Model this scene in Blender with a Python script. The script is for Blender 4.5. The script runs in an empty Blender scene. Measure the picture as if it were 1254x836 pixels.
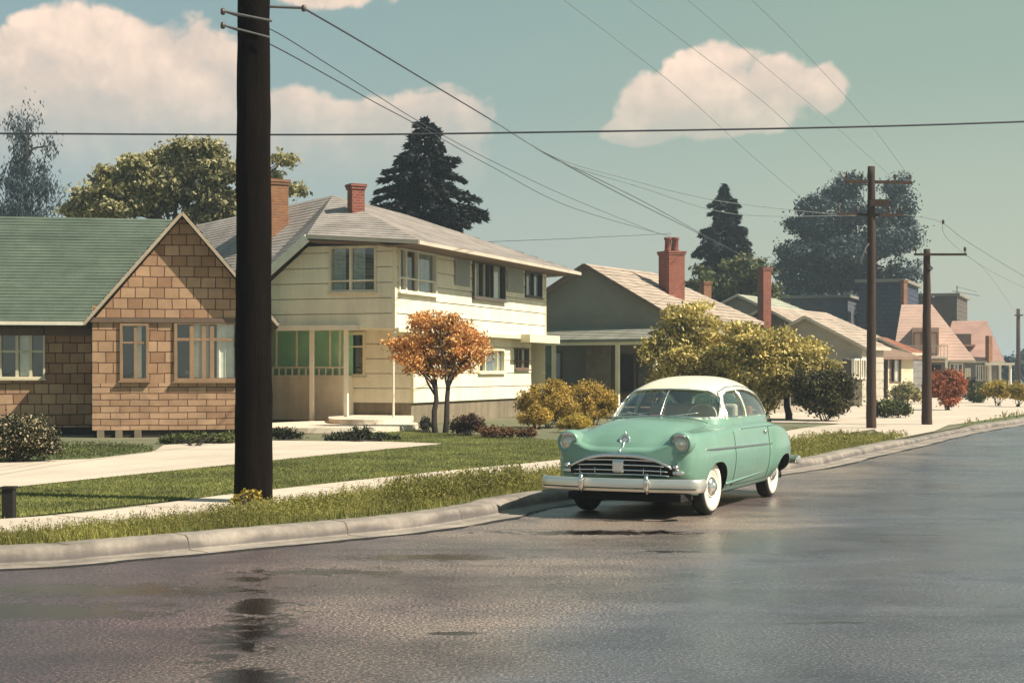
import bpy, bmesh, math, random
import numpy as np
from mathutils import Vector, Matrix
C = bpy.context.scene.collection
SC = bpy.context.scene
R = math.radians
F, CX, HY, EYE = 1900.0, 627.0, 455.0, 1.72      # focal length and horizon in photograph pixels, eye height in metres
rnd = random.Random(7)

def G(px, py, z=0.0):                      # ground point seen at a pixel
    Y = (EYE - z) * F / (py - HY)
    return Vector(((px - CX) / F * Y, Y, z))
def P(px, py, Y):                          # point at a pixel and a distance
    return Vector(((px - CX) / F * Y, Y, EYE + (HY - py) * Y / F))

# ------------------------------------------------------------------ materials
def node_mat(name):
    m = bpy.data.materials.new(name); m.use_nodes = True
    nt = m.node_tree; b = nt.nodes['Principled BSDF']
    return m, nt, b
def N(nt, t, **kw):
    n = nt.nodes.new(t)
    for k, v in kw.items():
        if k.startswith('i_'):
            key = k[2:]
            key = int(key) if key.isdigit() else key.replace('_', ' ')
            n.inputs[key].default_value = v
        else:
            setattr(n, k, v)
    return n
def ramp(nt, stops, interp='LINEAR'):
    r = nt.nodes.new('ShaderNodeValToRGB'); r.color_ramp.interpolation = interp
    e = r.color_ramp.elements
    while len(e) > 1: e.remove(e[-1])
    e[0].position = stops[0][0]; e[0].color = (*stops[0][1], 1)
    for p, c in stops[1:]:
        k = e.new(p); k.color = (*c, 1)
    return r
def mixc(nt, fac, a, b, mode='MIX'):
    m = nt.nodes.new('ShaderNodeMix'); m.data_type = 'RGBA'; m.blend_type = mode
    for sock, v in ((m.inputs[0], fac), (m.inputs[6], a), (m.inputs[7], b)):
        if hasattr(v, 'is_linked') or hasattr(v, 'links'): nt.links.new(v, sock)
        elif isinstance(v, (tuple, list)): sock.default_value = (*v, 1) if len(v) == 3 else v
        else: sock.default_value = v
    return m.outputs[2]
def math_n(nt, op, a, b=None, c=None, clamp=False):
    m = nt.nodes.new('ShaderNodeMath'); m.operation = op; m.use_clamp = clamp
    for i, v in enumerate((a, b, c)):
        if v is None: continue
        if hasattr(v, 'links'): nt.links.new(v, m.inputs[i])
        else: m.inputs[i].default_value = v
    return m.outputs[0]
def noise(nt, scale, detail=4, rough=.55, vec=None, dist=0):
    n = nt.nodes.new('ShaderNodeTexNoise'); n.inputs['Scale'].default_value = scale
    n.inputs['Detail'].default_value = detail; n.inputs['Roughness'].default_value = rough
    n.inputs['Distortion'].default_value = dist
    if vec is None:
        tc = nt.nodes.new('ShaderNodeTexCoord'); vec = tc.outputs['Object']
    nt.links.new(vec, n.inputs['Vector'])
    return n.outputs['Fac']
def sc_vec(nt, s, src='Object'):
    tc = nt.nodes.new('ShaderNodeTexCoord'); mp = nt.nodes.new('ShaderNodeMapping')
    mp.inputs['Scale'].default_value = s
    nt.links.new(tc.outputs[src], mp.inputs['Vector']); return mp.outputs['Vector']
def mat(name, col, rough=.8, var=.25, scale=1.5, fine=25, bump=.3, metal=0, spec=.4, col2=None, stretch=None, coat=0, streak=0):
    m, nt, b = node_mat(name)
    v = sc_vec(nt, stretch) if stretch else None
    n1 = noise(nt, scale, 5, .6, v); n2 = noise(nt, fine, 3, .6, v)
    d = tuple(c * (1 - var) for c in col); l = tuple(min(1, c * (1 + var * .8)) for c in col)
    if col2: d = col2
    r1 = ramp(nt, [(.3, d), (.7, l)]); nt.links.new(n1, r1.inputs[0])
    r2 = ramp(nt, [(.25, (1 - var * .8,) * 3), (.75, (1 + 0 * var,) * 3)]); nt.links.new(n2, r2.inputs[0])
    out = mixc(nt, 1.0, r1.outputs[0], r2.outputs[0], 'MULTIPLY')
    if streak:
        n3 = noise(nt, 1.0, 5, .65, sc_vec(nt, (2.2, 2.2, .25)))
        r3 = ramp(nt, [(.35, (1 - streak,) * 3), (.62, (1, 1, 1))]); nt.links.new(n3, r3.inputs[0])
        out = mixc(nt, 1.0, out, r3.outputs[0], 'MULTIPLY')
    nt.links.new(out, b.inputs['Base Color'])
    rr = math_n(nt, 'MULTIPLY_ADD', n1, .25 * rough, rough * .88); nt.links.new(rr, b.inputs['Roughness'])
    b.inputs['Metallic'].default_value = metal; b.inputs['Specular IOR Level'].default_value = spec
    if coat: b.inputs['Coat Weight'].default_value = coat; b.inputs['Coat Roughness'].default_value = .08
    if bump:
        bp = nt.nodes.new('ShaderNodeBump'); bp.inputs['Strength'].default_value = bump; bp.inputs['Distance'].default_value = .02
        nt.links.new(n2, bp.inputs['Height']); nt.links.new(bp.outputs[0], b.inputs['Normal'])
    return m
def brick_mat(name, c1, c2, mortar, bw, bh, mw, d=(1, 0), offset=.5, rough=.85, bump=.6, squash=1.0, var=.3, both=False):
    """Courses of bricks, shingles or tiles along direction d and height z. both=True: wraps round a square chimney."""
    m, nt, b = node_mat(name)
    tc = nt.nodes.new('ShaderNodeTexCoord'); sp = nt.nodes.new('ShaderNodeSeparateXYZ'); nt.links.new(tc.outputs['Object'], sp.inputs[0])
    if both:
        t = math_n(nt, 'ADD', sp.outputs[0], sp.outputs[1])
    else:
        t = math_n(nt, 'ADD', math_n(nt, 'MULTIPLY', sp.outputs[0], d[0]), math_n(nt, 'MULTIPLY', sp.outputs[1], d[1]))
    cb = nt.nodes.new('ShaderNodeCombineXYZ'); nt.links.new(t, cb.inputs[0]); nt.links.new(sp.outputs[2], cb.inputs[1])
    wob = nt.nodes.new('ShaderNodeTexNoise'); wob.inputs['Scale'].default_value = 1.3; nt.links.new(cb.outputs[0], wob.inputs['Vector'])
    add = nt.nodes.new('ShaderNodeVectorMath'); add.operation = 'MULTIPLY_ADD'
    nt.links.new(wob.outputs['Color'], add.inputs[0]); add.inputs[1].default_value = (.07, .05, 0); nt.links.new(cb.outputs[0], add.inputs[2])
    br = nt.nodes.new('ShaderNodeTexBrick'); br.offset = offset; br.squash = squash
    br.inputs['Scale'].default_value = 1; br.inputs['Brick Width'].default_value = bw; br.inputs['Row Height'].default_value = bh
    br.inputs['Mortar Size'].default_value = mw; br.inputs['Mortar Smooth'].default_value = .2; br.inputs['Bias'].default_value = 0
    br.inputs['Color1'].default_value = (*c1, 1); br.inputs['Color2'].default_value = (*c2, 1); br.inputs['Mortar'].default_value = (*mortar, 1)
    nt.links.new(add.outputs[0], br.inputs['Vector'])
    n1 = noise(nt, 2.2, 6, .7); r1 = ramp(nt, [(.28, (1 - var,) * 3), (.7, (1.0, 1.0, 1.0))]); nt.links.new(n1, r1.inputs[0])
    out = mixc(nt, 1, br.outputs['Color'], r1.outputs[0], 'MULTIPLY')
    nt.links.new(out, b.inputs['Base Color']); b.inputs['Roughness'].default_value = rough; b.inputs['Specular IOR Level'].default_value = .25
    bp = nt.nodes.new('ShaderNodeBump'); bp.inputs['Strength'].default_value = bump; bp.inputs['Distance'].default_value = .02; bp.invert = True
    nt.links.new(br.outputs['Fac'], bp.inputs['Height']); nt.links.new(bp.outputs[0], b.inputs['Normal'])
    return m
def leaf_mat(name, cols, trans=.35, rough=.6):
    m, nt, b = node_mat(name)
    g = nt.nodes.new('ShaderNodeNewGeometry'); n = len(cols)
    r = ramp(nt, [(i / max(1, n - 1), c) for i, c in enumerate(cols)]); nt.links.new(g.outputs['Random Per Island'], r.inputs[0])
    n1 = noise(nt, .9, 3, .5); r1 = ramp(nt, [(.35, (.62, .62, .62)), (.65, (1.15, 1.12, 1.0))]); nt.links.new(n1, r1.inputs[0])
    out = mixc(nt, 1, r.outputs[0], r1.outputs[0], 'MULTIPLY')
    nt.links.new(out, b.inputs['Base Color']); b.inputs['Roughness'].default_value = rough; b.inputs['Specular IOR Level'].default_value = .3
    tr = nt.nodes.new('ShaderNodeBsdfTranslucent'); nt.links.new(out, tr.inputs['Color'])
    mx = nt.nodes.new('ShaderNodeMixShader'); mx.inputs[0].default_value = trans
    nt.links.new(b.outputs[0], mx.inputs[1]); nt.links.new(tr.outputs[0], mx.inputs[2])
    nt.links.new(mx.outputs[0], nt.nodes['Material Output'].inputs['Surface'])
    return m
def glass_mat(name, tint=(.8, .84, .82), rough=.02, tr=.0, base=.06):
    m, nt, b = node_mat(name); nt.nodes.remove(b)
    t = nt.nodes.new('ShaderNodeBsdfTransparent'); t.inputs[0].default_value = (*tint, 1)
    g = nt.nodes.new('ShaderNodeBsdfGlossy'); g.inputs['Roughness'].default_value = rough; g.inputs['Color'].default_value = (.95, .97, 1, 1)
    fr = nt.nodes.new('ShaderNodeFresnel'); fr.inputs[0].default_value = 1.6
    n1 = noise(nt, 1.1, 3); bp = nt.nodes.new('ShaderNodeBump'); bp.inputs['Strength'].default_value = .12; bp.inputs['Distance'].default_value = .03
    nt.links.new(n1, bp.inputs['Height']); nt.links.new(bp.outputs[0], g.inputs['Normal'])
    gb_ = nt.nodes.new('ShaderNodeNewGeometry'); mx = nt.nodes.new('ShaderNodeMixShader'); nt.links.new(math_n(nt, 'MULTIPLY', math_n(nt, 'MULTIPLY_ADD', fr.outputs[0], 1.15, base, clamp=True), math_n(nt, 'SUBTRACT', 1.0, gb_.outputs['Backfacing'])), mx.inputs[0])
    nt.links.new(t.outputs[0], mx.inputs[1]); nt.links.new(g.outputs[0], mx.inputs[2])
    nt.links.new(mx.outputs[0], nt.nodes['Material Output'].inputs['Surface'])
    return m

# ------------------------------------------------------------------ mesh building
class MB:
    def __init__(s): s.v = []; s.f = []
    def add(s, vs, fs):
        o = len(s.v); s.v += [tuple(v) for v in vs]; s.f += [tuple(i + o for i in f) for f in fs]; return s
    def quad(s, a, b, c, d): return s.add([a, b, c, d], [(0, 1, 2, 3)])
    def hexa(s, p):     # 8 points: bottom ring 0-3, top ring 4-7
        return s.add(p, [(3, 2, 1, 0), (4, 5, 6, 7), (0, 1, 5, 4), (1, 2, 6, 5), (2, 3, 7, 6), (3, 0, 4, 7)])
    def box(s, x0, x1, y0, y1, z0, z1):
        return s.hexa([(x0, y0, z0), (x1, y0, z0), (x1, y1, z0), (x0, y1, z0), (x0, y0, z1), (x1, y0, z1), (x1, y1, z1), (x0, y1, z1)])
    def fbox(s, fc, t0, t1, o0, o1, z0, z1):   # box in face coordinates: along, outwards, height
        return s.hexa([fc(t0, o1, z0), fc(t1, o1, z0), fc(t1, o0, z0), fc(t0, o0, z0), fc(t0, o1, z1), fc(t1, o1, z1), fc(t1, o0, z1), fc(t0, o0, z1)])
    def fquad(s, fc, t0, t1, o, z0, z1): return s.quad(fc(t0, o, z0), fc(t1, o, z0), fc(t1, o, z1), fc(t0, o, z1))
    def beam(s, p, q, w, h, up=(0, 0, 1)):
        p, q = Vector(p), Vector(q); d = (q - p).normalized(); side = d.cross(Vector(up)).normalized(); u = side.cross(d).normalized()
        a, b = side * w / 2, u * h / 2
        return s.hexa([p - a - b, p + a - b, q + a - b, q - a - b, p - a + b, p + a + b, q + a + b, q - a + b])
    def tube(s, pts, rad, seg=8, cap=True):
        pts = [Vector(p) for p in pts]; n = len(pts)
        rads = rad if isinstance(rad, (list, tuple)) else [rad] * n
        o = len(s.v); ref = None
        for i, p in enumerate(pts):
            d = (pts[min(i + 1, n - 1)] - pts[max(i - 1, 0)]).normalized()
            if ref is None: ref = d.orthogonal().normalized()
            ref = (ref - d * ref.dot(d)); ref = ref.normalized() if ref.length > 1e-6 else d.orthogonal().normalized()
            b = d.cross(ref)
            for k in range(seg):
                a = 2 * math.pi * k / seg; s.v.append(tuple(p + (ref * math.cos(a) + b * math.sin(a)) * rads[i]))
        for i in range(n - 1):
            for k in range(seg):
                k2 = (k + 1) % seg
                s.f.append((o + i * seg + k, o + i * seg + k2, o + (i + 1) * seg + k2, o + (i + 1) * seg + k))
        if cap: s.f.append(tuple(o + k for k in reversed(range(seg)))); s.f.append(tuple(o + (n - 1) * seg + k for k in range(seg)))
        return s
    def lathe(s, c, axis, prof, seg=32):     # prof: (radius, distance along axis)
        c = Vector(c); ax = Vector(axis).normalized(); r = ax.orthogonal().normalized(); b = ax.cross(r); o = len(s.v); n = len(prof)
        for rr, h in prof:
            for k in range(seg):
                a = 2 * math.pi * k / seg; s.v.append(tuple(c + ax * h + (r * math.cos(a) + b * math.sin(a)) * rr))
        for i in range(n - 1):
            for k in range(seg):
                k2 = (k + 1) % seg; s.f.append((o + i * seg + k, o + i * seg + k2, o + (i + 1) * seg + k2, o + (i + 1) * seg + k))
        return s
    def prism(s, poly, z0, z1):
        n = len(poly); v = [(p[0], p[1], z0) for p in poly] + [(p[0], p[1], z1) for p in poly]
        return s.add(v, [tuple(range(n - 1, -1, -1)), tuple(range(n, 2 * n))] + [(i, (i + 1) % n, n + (i + 1) % n, n + i) for i in range(n)])
    def build(s, name, m, parent=None, smooth=False, local=False, bevel=0):
        me = bpy.data.meshes.new(name)
        off = Vector((0, 0, 0))
        if parent is not None and not local:
            p = parent
            while p is not None: off += p.location; p = p.parent
        vs = s.v if off.length == 0 else [(v[0] - off.x, v[1] - off.y, v[2] - off.z) for v in s.v]
        me.from_pydata(vs, [], s.f)
        me.materials.append(m)
        me.validate(); me.update()
        if smooth: me.shade_smooth()
        o = bpy.data.objects.new(name, me); C.objects.link(o)
        if parent is not None: o.parent = parent
        if bevel:
            md = o.modifiers.new('bevel', 'BEVEL'); md.width = bevel; md.segments = 2; md.limit_method = 'ANGLE'
        return o
class Face:
    def __init__(s, p0, p1):
        s.p = Vector((p0[0], p0[1])); q = Vector((p1[0], p1[1])); s.L = (q - s.p).length; s.d = (q - s.p).normalized(); s.n = Vector((s.d.y, -s.d.x))
    def __call__(s, t, o, z):
        w = s.p + s.d * t + s.n * o; return (w.x, w.y, z)
    def tx(s, px, o=0):        # distance along the face that shows at column px
        k = (px - CX) / F; p = s.p + s.n * o
        return (k * p.y - p.x) / (s.d.x - k * s.d.y)
    def tz(s, px, py, o=0):
        t = s.tx(px, o); Y = (s.p + s.n * o + s.d * t).y
        return t, EYE + (HY - py) * Y / F
    def rect(s, x0, y0, x1, y1):    # seen rectangle -> t0,t1,z0,z1
        a = s.tz(x0, (y0 + y1) / 2)[0]; b = s.tz(x1, (y0 + y1) / 2)[0]; xm = (x0 + x1) / 2
        return a, b, s.tz(xm, y1)[1], s.tz(xm, y0)[1]
def siding(mb, fc, t0, t1, z0, z1, rowh=.25, lap=.025, holes=(), clip=None, o=0):
    z = z0
    while z < z1 - 1e-4:
        zt = min(z + rowh, z1); cuts = sorted({z, zt} | {h for H in holes for h in H[2:4] if z < h < zt})
        for za, zc in zip(cuts, cuts[1:]):
            zm = (za + zc) / 2; iv = [(t0, t1)]
            for H in holes:
                if H[2] < zm < H[3]:
                    nv = []
                    for a, b in iv:
                        if H[1] <= a or H[0] >= b: nv.append((a, b)); continue
                        if H[0] > a: nv.append((a, H[0]))
                        if H[1] < b: nv.append((H[1], b))
                    iv = nv
            for a, b in iv:
                a0, b0, a1, b1 = a, b, a, b
                if clip:
                    ca, cc = clip(za), clip(zc)
                    a0, b0, a1, b1 = max(a, ca[0]), min(b, ca[1]), max(a, cc[0]), min(b, cc[1])
                    if b0 - a0 < .01: continue
                    if b1 < a1: a1 = b1 = (a1 + b1) / 2
                oa = o + lap * (1 - (za - z) / rowh); oc = o + lap * (1 - (zc - z) / rowh)
                mb.quad(fc(a0, oa, za), fc(b0, oa, za), fc(b1, oc, zc), fc(a1, oc, zc))
                if za == z: mb.quad(fc(a0, o, za), fc(b0, o, za), fc(b0, oa, za), fc(a0, oa, za))
        z = zt
def grooved(mb, fc, t0, t1, z0, z1, rowh=.45, lap=.03, holes=(), clip=None, o=0, g=.028, back=.035):
    """Boards with an open shadow groove above each course."""
    z = z0
    while z < z1 - .05:
        zt = min(z + rowh, z1); gg = g if zt < z1 - .01 else 0
        siding(mb, fc, t0, t1, z, zt - gg, rowh, lap, holes, clip, o)
        if gg: siding(mb, fc, t0, t1, zt - gg, zt, 9, 0, holes, clip, o - back)
        z = zt
def roof_plane(mb, e0, e1, r1, r0, n=14, lap=.02, th=.12):
    """Lapped courses from the eave e0-e1 up to the ridge r0-r1, with a solid underside."""
    e0, e1, r1, r0 = map(Vector, (e0, e1, r1, r0))
    nn = (e1 - e0).cross(r0 - e0)
    if nn.length < 1e-6: nn = (e1 - e0).cross(r1 - e0)
    if nn.length < 1e-6: nn = (r1 - e0).cross(r0 - e0)
    nn.normalize()
    if nn.z < 0: nn = -nn
    for i in range(n):
        a, b = i / n, (i + 1) / n
        A, B = e0.lerp(r0, a), e1.lerp(r1, a); Cc, D = e1.lerp(r1, b), e0.lerp(r0, b)
        L = nn * lap * (0.75 + .5 * rnd.random())
        mb.quad(A + L, B + L, Cc, D); mb.quad(A, B, B + L, A + L)
    dn = Vector((0, 0, -th))
    mb.quad(e0 + dn, r0 + dn, r1 + dn, e1 + dn)
    for a, b in ((e0, e1), (e1, r1), (r1, r0), (r0, e0)):
        if (a - b).length > 1e-4: mb.quad(a + dn, b + dn, b, a)
def tag(o, label=None, cat=None, group=None, kind=None):
    if label: o['label'] = label
    if cat: o['category'] = cat
    if group: o['group'] = group
    if kind: o['kind'] = kind
    return o
def thing(name, label, cat, loc=(0, 0, 0), group=None, rz=0):
    o = bpy.data.objects.new(name, None); C.objects.link(o); o.location = loc; o.rotation_euler = (0, 0, rz); o.empty_display_size = .3
    return tag(o, label, cat, group)
def spline(pts, n=8):
    pts = [Vector(p) for p in pts]; out = []
    for i in range(len(pts) - 1):
        p0, p1, p2, p3 = pts[max(i - 1, 0)], pts[i], pts[i + 1], pts[min(i + 2, len(pts) - 1)]
        for k in range(n):
            t = k / n; out.append(.5 * ((2 * p1) + (p2 - p0) * t + (2 * p0 - 5 * p1 + 4 * p2 - p3) * t * t + (3 * p1 - p0 - 3 * p2 + p3) * t ** 3))
    out.append(pts[-1]); return out
def mesh_np(name, V, n_per, m, parent=None, smooth=False):
    """Mesh from a numpy array of polygons, each with n_per corners of its own."""
    V = np.asarray(V, dtype=np.float32).reshape(-1, 3)
    if parent is not None:
        p = parent; off = Vector((0, 0, 0))
        while p is not None: off += p.location; p = p.parent
        V = V - np.array(off, dtype=np.float32)
    nv = len(V); nf = nv // n_per; me = bpy.data.meshes.new(name)
    me.vertices.add(nv); me.vertices.foreach_set('co', V.ravel())
    me.loops.add(nv); me.loops.foreach_set('vertex_index', np.arange(nv, dtype=np.int32))
    me.polygons.add(nf); me.polygons.foreach_set('loop_start', np.arange(0, nv, n_per, dtype=np.int32))
    me.update(calc_edges=True); me.materials.append(m)
    if smooth: me.shade_smooth()
    o = bpy.data.objects.new(name, me); C.objects.link(o)
    if parent is not None: o.parent = parent
    return o
# ------------------------------------------------------------------ camera, sun, sky
cam = bpy.data.objects.new('camera', bpy.data.cameras.new('camera')); C.objects.link(cam); SC.camera = cam
cam.location = (0, 0, EYE); cam.rotation_euler = (R(90), 0, 0)
cam.data.sensor_width = 36; cam.data.lens = 36 * F / 1254; cam.data.shift_y = (HY - 418) / 1254; cam.data.clip_end = 3000
SUN_EL = R(47); SUN_H = Vector((.95, -.31)).normalized()
sd = Vector((SUN_H.x * math.cos(SUN_EL), SUN_H.y * math.cos(SUN_EL), math.sin(SUN_EL)))
sl = bpy.data.lights.new('sun', 'SUN'); sl.energy = 5.0; sl.angle = R(.5); sl.color = (1.0, .90, .75)
so = bpy.data.objects.new('sun', sl); C.objects.link(so); so.rotation_euler = (-sd).to_track_quat('-Z', 'Y').to_euler(); so.location = sd * 60
w = bpy.data.worlds.new('World'); SC.world = w; w.use_nodes = True; nt = w.node_tree; bg = nt.nodes['Background']
sky = nt.nodes.new('ShaderNodeTexSky'); sky.sky_type = 'NISHITA'; sky.sun_disc = False; sky.sun_elevation = SUN_EL
sky.sun_rotation = math.atan2(SUN_H.x, SUN_H.y); sky.dust_density = 3; sky.ozone_density = 1; sky.air_density = 1.2
tc = nt.nodes.new('ShaderNodeTexCoord'); sp = nt.nodes.new('ShaderNodeSeparateXYZ'); nt.links.new(tc.outputs['Generated'], sp.inputs[0])
az = math_n(nt, 'ARCTAN2', sp.outputs[0], sp.outputs[1]); el = math_n(nt, 'ARCSINE', sp.outputs[2])
# vintage-film sky: the physical sky, pulled towards a muted teal that pales to a warm haze at the horizon
elp = math_n(nt, 'MAXIMUM', el, 0.0)
zr = ramp(nt, [(0, (.60, .58, .49)), (.10, (.49, .52, .45)), (.22, (.345, .43, .365)), (.40, (.255, .37, .325)), (1, (.16, .26, .27))])
nt.links.new(math_n(nt, 'MULTIPLY', elp, 1.25), zr.inputs[0])
azr = ramp(nt, [(.35, (.92, .96, 1.12)), (.65, (1.06, 1.03, .93))]); nt.links.new(math_n(nt, 'MULTIPLY_ADD', az, .7, .5), azr.inputs[0])
zz = mixc(nt, 1, zr.outputs[0], azr.outputs[0], 'MULTIPLY')
SKY_K = .10
zz = mixc(nt, 1, zz, (.555 / SKY_K, .60 / SKY_K, .59 / SKY_K), 'MULTIPLY')
base = mixc(nt, .85, sky.outputs[0], zz)
# clouds: lobes of cumulus fixed in azimuth and elevation
cv = nt.nodes.new('ShaderNodeCombineXYZ'); nt.links.new(az, cv.inputs[0]); nt.links.new(el, cv.inputs[1])
def billow(vec):
    o_ = None
    for sc_, am, dt in ((9, .55, 2), (21, .34, 3), (48, .20, 4)):
        n_ = noise(nt, sc_, dt, .5, vec, .1); v_ = math_n(nt, 'MULTIPLY', math_n(nt, 'ABSOLUTE', math_n(nt, 'MULTIPLY_ADD', n_, 2, -1)), am)
        o_ = v_ if o_ is None else math_n(nt, 'ADD', o_, v_)
    return o_
mpc = nt.nodes.new('ShaderNodeMapping'); mpc.inputs['Location'].default_value = (.006, .010, 0); nt.links.new(cv.outputs[0], mpc.inputs[0])
fn = billow(cv.outputs[0]); fnb = billow(mpc.outputs[0]); fn2 = noise(nt, 6, 4, .5, cv.outputs[0])
field = None
lobes = [(60, 150, 150, 120), (150, 80, 130, 82), (240, 90, 110, 82), (30, 110, 90, 70), (345, 150, 90, 60), (290, 190, 150, 70), (440, 165, 80, 55), (530, 160, 72, 68), (410, 210, 130, 60), (560, 200, 60, 50), (100, 230, 200, 60), (180, 140, 190, 95), (120, 70, 150, 80), (560, 150, 66, 62), (480, 190, 120, 60),
         (400, -12, 110, 36),
         (870, 92, 74, 52), (955, 105, 70, 52), (1008, 108, 36, 40), (800, 128, 62, 48), (905, 140, 110, 34), (780, 160, 60, 26)]
for px, py, rx, ry in lobes:
    a0, e0 = math.atan((px - CX) / F), math.atan((HY - py) / F * math.cos(math.atan((px - CX) / F)))
    dx = math_n(nt, 'MULTIPLY', math_n(nt, 'SUBTRACT', az, a0), F / rx); dy = math_n(nt, 'MULTIPLY', math_n(nt, 'SUBTRACT', el, e0), F / ry)
    q = math_n(nt, 'SUBTRACT', 1.0, math_n(nt, 'SQRT', math_n(nt, 'ADD', math_n(nt, 'MULTIPLY', dx, dx), math_n(nt, 'MULTIPLY', dy, dy))))
    field = q if field is None else math_n(nt, 'SMOOTH_MAX', field, q, .18)
field = math_n(nt, 'ADD', field, math_n(nt, 'MULTIPLY', math_n(nt, 'SUBTRACT', fn, .26), 1.5))
sm = nt.nodes.new('ShaderNodeMapRange'); sm.interpolation_type = 'SMOOTHSTEP'; sm.inputs[1].default_value = .0; sm.inputs[2].default_value = .20
nt.links.new(field, sm.inputs[0])
fade = nt.nodes.new('ShaderNodeMapRange'); fade.interpolation_type = 'SMOOTHSTEP'; fade.inputs[1].default_value = .105; fade.inputs[2].default_value = .20
nt.links.new(el, fade.inputs[0])
cm = math_n(nt, 'MULTIPLY', sm.outputs[0], math_n(nt, 'MULTIPLY_ADD', fade.outputs[0], .92, 0.0))
body = math_n(nt, 'ADD', math_n(nt, 'ADD', math_n(nt, 'MULTIPLY', fn2, .7), math_n(nt, 'MULTIPLY', el, 1.35)), math_n(nt, 'MULTIPLY', math_n(nt, 'SUBTRACT', fnb, fn), -.9))
cr = ramp(nt, [(.36, (.48, .44, .41)), (.56, (.66, .54, .45)), (.76, (.90, .70, .56))]); nt.links.new(body, cr.inputs[0])
cc = mixc(nt, 1, cr.outputs[0], (.78 / SKY_K, .76 / SKY_K, .75 / SKY_K), 'MULTIPLY')
nt.links.new(mixc(nt, cm, base, cc), bg.inputs['Color']); bg.inputs['Strength'].default_value = SKY_K
SC.view_settings.view_transform = 'Standard'; SC.view_settings.look = 'None'; SC.view_settings.gamma = 1; SC.view_settings.exposure = 0.74
try:
    SC.cycles.use_denoising = True; SC.cycles.max_bounces = 8; SC.cycles.transparent_max_bounces = 24; SC.cycles.volume_bounces = 0
    SC.cycles.sample_clamp_indirect = 4
except Exception: pass

# ------------------------------------------------------------------ ground
GZ = .13                                     # level of everything inside the kerb
kpx = [(0, 692), (130, 683), (350, 663), (500, 648), (600, 632), (670, 617), (980, 574), (1050, 559), (1115, 545), (1150, 536.5), (1200, 526.5), (1254, 518)]
kerb = [Vector((-46, 5, 0)), Vector((-20, 9.6, 0)), Vector((-9, 12.2, 0))] + [G(*p) for p in kpx]
lastd = Vector((.5, 1, 0)).normalized()
for L in (15, 50, 120, 330): kerb.append(kerb[12] * 0 + G(1254, 518) + lastd * L)
kerb_s = spline(kerb, 10)
def kerb_off(pts, d):                        # the kerb line moved sideways (positive towards the houses)
    out = []
    for i, p in enumerate(pts):
        t = (pts[min(i + 1, len(pts) - 1)] - pts[max(i - 1, 0)]).normalized(); out.append(p + Vector((-t.y, t.x, 0)) * d)
    return out
far_road = [Vector((520, 420, 0)), Vector((600, -60, 0)), Vector((-60, -60, 0))]
def poly_obj(name, pts, z, m, kind='structure'):
    mb = MB(); mb.add([(p[0], p[1], z) for p in pts], [tuple(range(len(pts)))])
    o = mb.build(name, m); bm = bmesh.new(); bm.from_mesh(o.data); bmesh.ops.triangulate(bm, faces=bm.faces)
    for f in bm.faces:
        if f.normal.z < 0: f.normal_flip()
    bm.to_mesh(o.data); bm.free()
    if kind: o['kind'] = kind
    return o
# asphalt: old, stained, with damp patches
m_road, nt, b = node_mat('asphalt')
geo = nt.nodes.new('ShaderNodeNewGeometry')
P3 = geo.outputs['Position']
big = noise(nt, .16, 4, .55, P3, .6); mid = noise(nt, .9, 5, .65, P3, .4)
mp = nt.nodes.new('ShaderNodeMapping'); mp.inputs['Rotation'].default_value = (0, 0, R(-62)); mp.inputs['Scale'].default_value = (.10, .9, 1); nt.links.new(P3, mp.inputs[0])
strk = noise(nt, 1.6, 5, .62, mp.outputs[0], .3)
gr = noise(nt, 42, 3, .85, P3); gr2 = noise(nt, 160, 1, .6, P3)
c1 = ramp(nt, [(.33, (.075, .070, .085)), (.50, (.125, .108, .100)), (.70, (.175, .148, .120))]); nt.links.new(big, c1.inputs[0])
c2 = ramp(nt, [(.30, (.58, .57, .62)), (.52, (1, 1, 1)), (.78, (1.16, 1.12, 1.05))]); nt.links.new(mid, c2.inputs[0])
c3 = ramp(nt, [(.28, (.50, .50, .54)), (.44, (1, 1, 1))]); nt.links.new(strk, c3.inputs[0])
c4 = ramp(nt, [(.36, (.36, .36, .38)), (.48, (.85, .85, .86)), (.545, (1.5, 1.4, 1.3)), (.60, (4.4, 3.9, 3.3))]); nt.links.new(gr, c4.inputs[0])
ss = nt.nodes.new('ShaderNodeSeparateXYZ'); nt.links.new(P3, ss.inputs[0])
wob = math_n(nt, 'MULTIPLY', math_n(nt, 'SUBTRACT', noise(nt, .45, 4, .6, P3, .5), .5), 5)
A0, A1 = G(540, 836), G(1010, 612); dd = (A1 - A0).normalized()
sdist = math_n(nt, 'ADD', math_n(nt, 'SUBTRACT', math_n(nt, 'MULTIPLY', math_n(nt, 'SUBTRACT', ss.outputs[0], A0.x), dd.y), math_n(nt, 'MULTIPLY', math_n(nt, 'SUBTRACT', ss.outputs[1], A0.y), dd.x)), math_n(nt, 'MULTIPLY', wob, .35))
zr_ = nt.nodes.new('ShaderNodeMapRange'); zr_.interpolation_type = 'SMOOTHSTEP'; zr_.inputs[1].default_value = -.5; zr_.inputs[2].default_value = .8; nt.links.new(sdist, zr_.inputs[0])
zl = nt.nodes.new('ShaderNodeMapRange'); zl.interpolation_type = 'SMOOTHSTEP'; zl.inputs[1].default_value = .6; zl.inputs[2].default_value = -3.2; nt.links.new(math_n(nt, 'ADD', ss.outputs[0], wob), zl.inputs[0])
c1b = mixc(nt, math_n(nt, 'MULTIPLY', zl.outputs[0], .85), c1.outputs[0], (.056, .034, .044)); c1c = mixc(nt, math_n(nt, 'MULTIPLY', zr_.outputs[0], .85), c1b, (.086, .096, .122))
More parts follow.
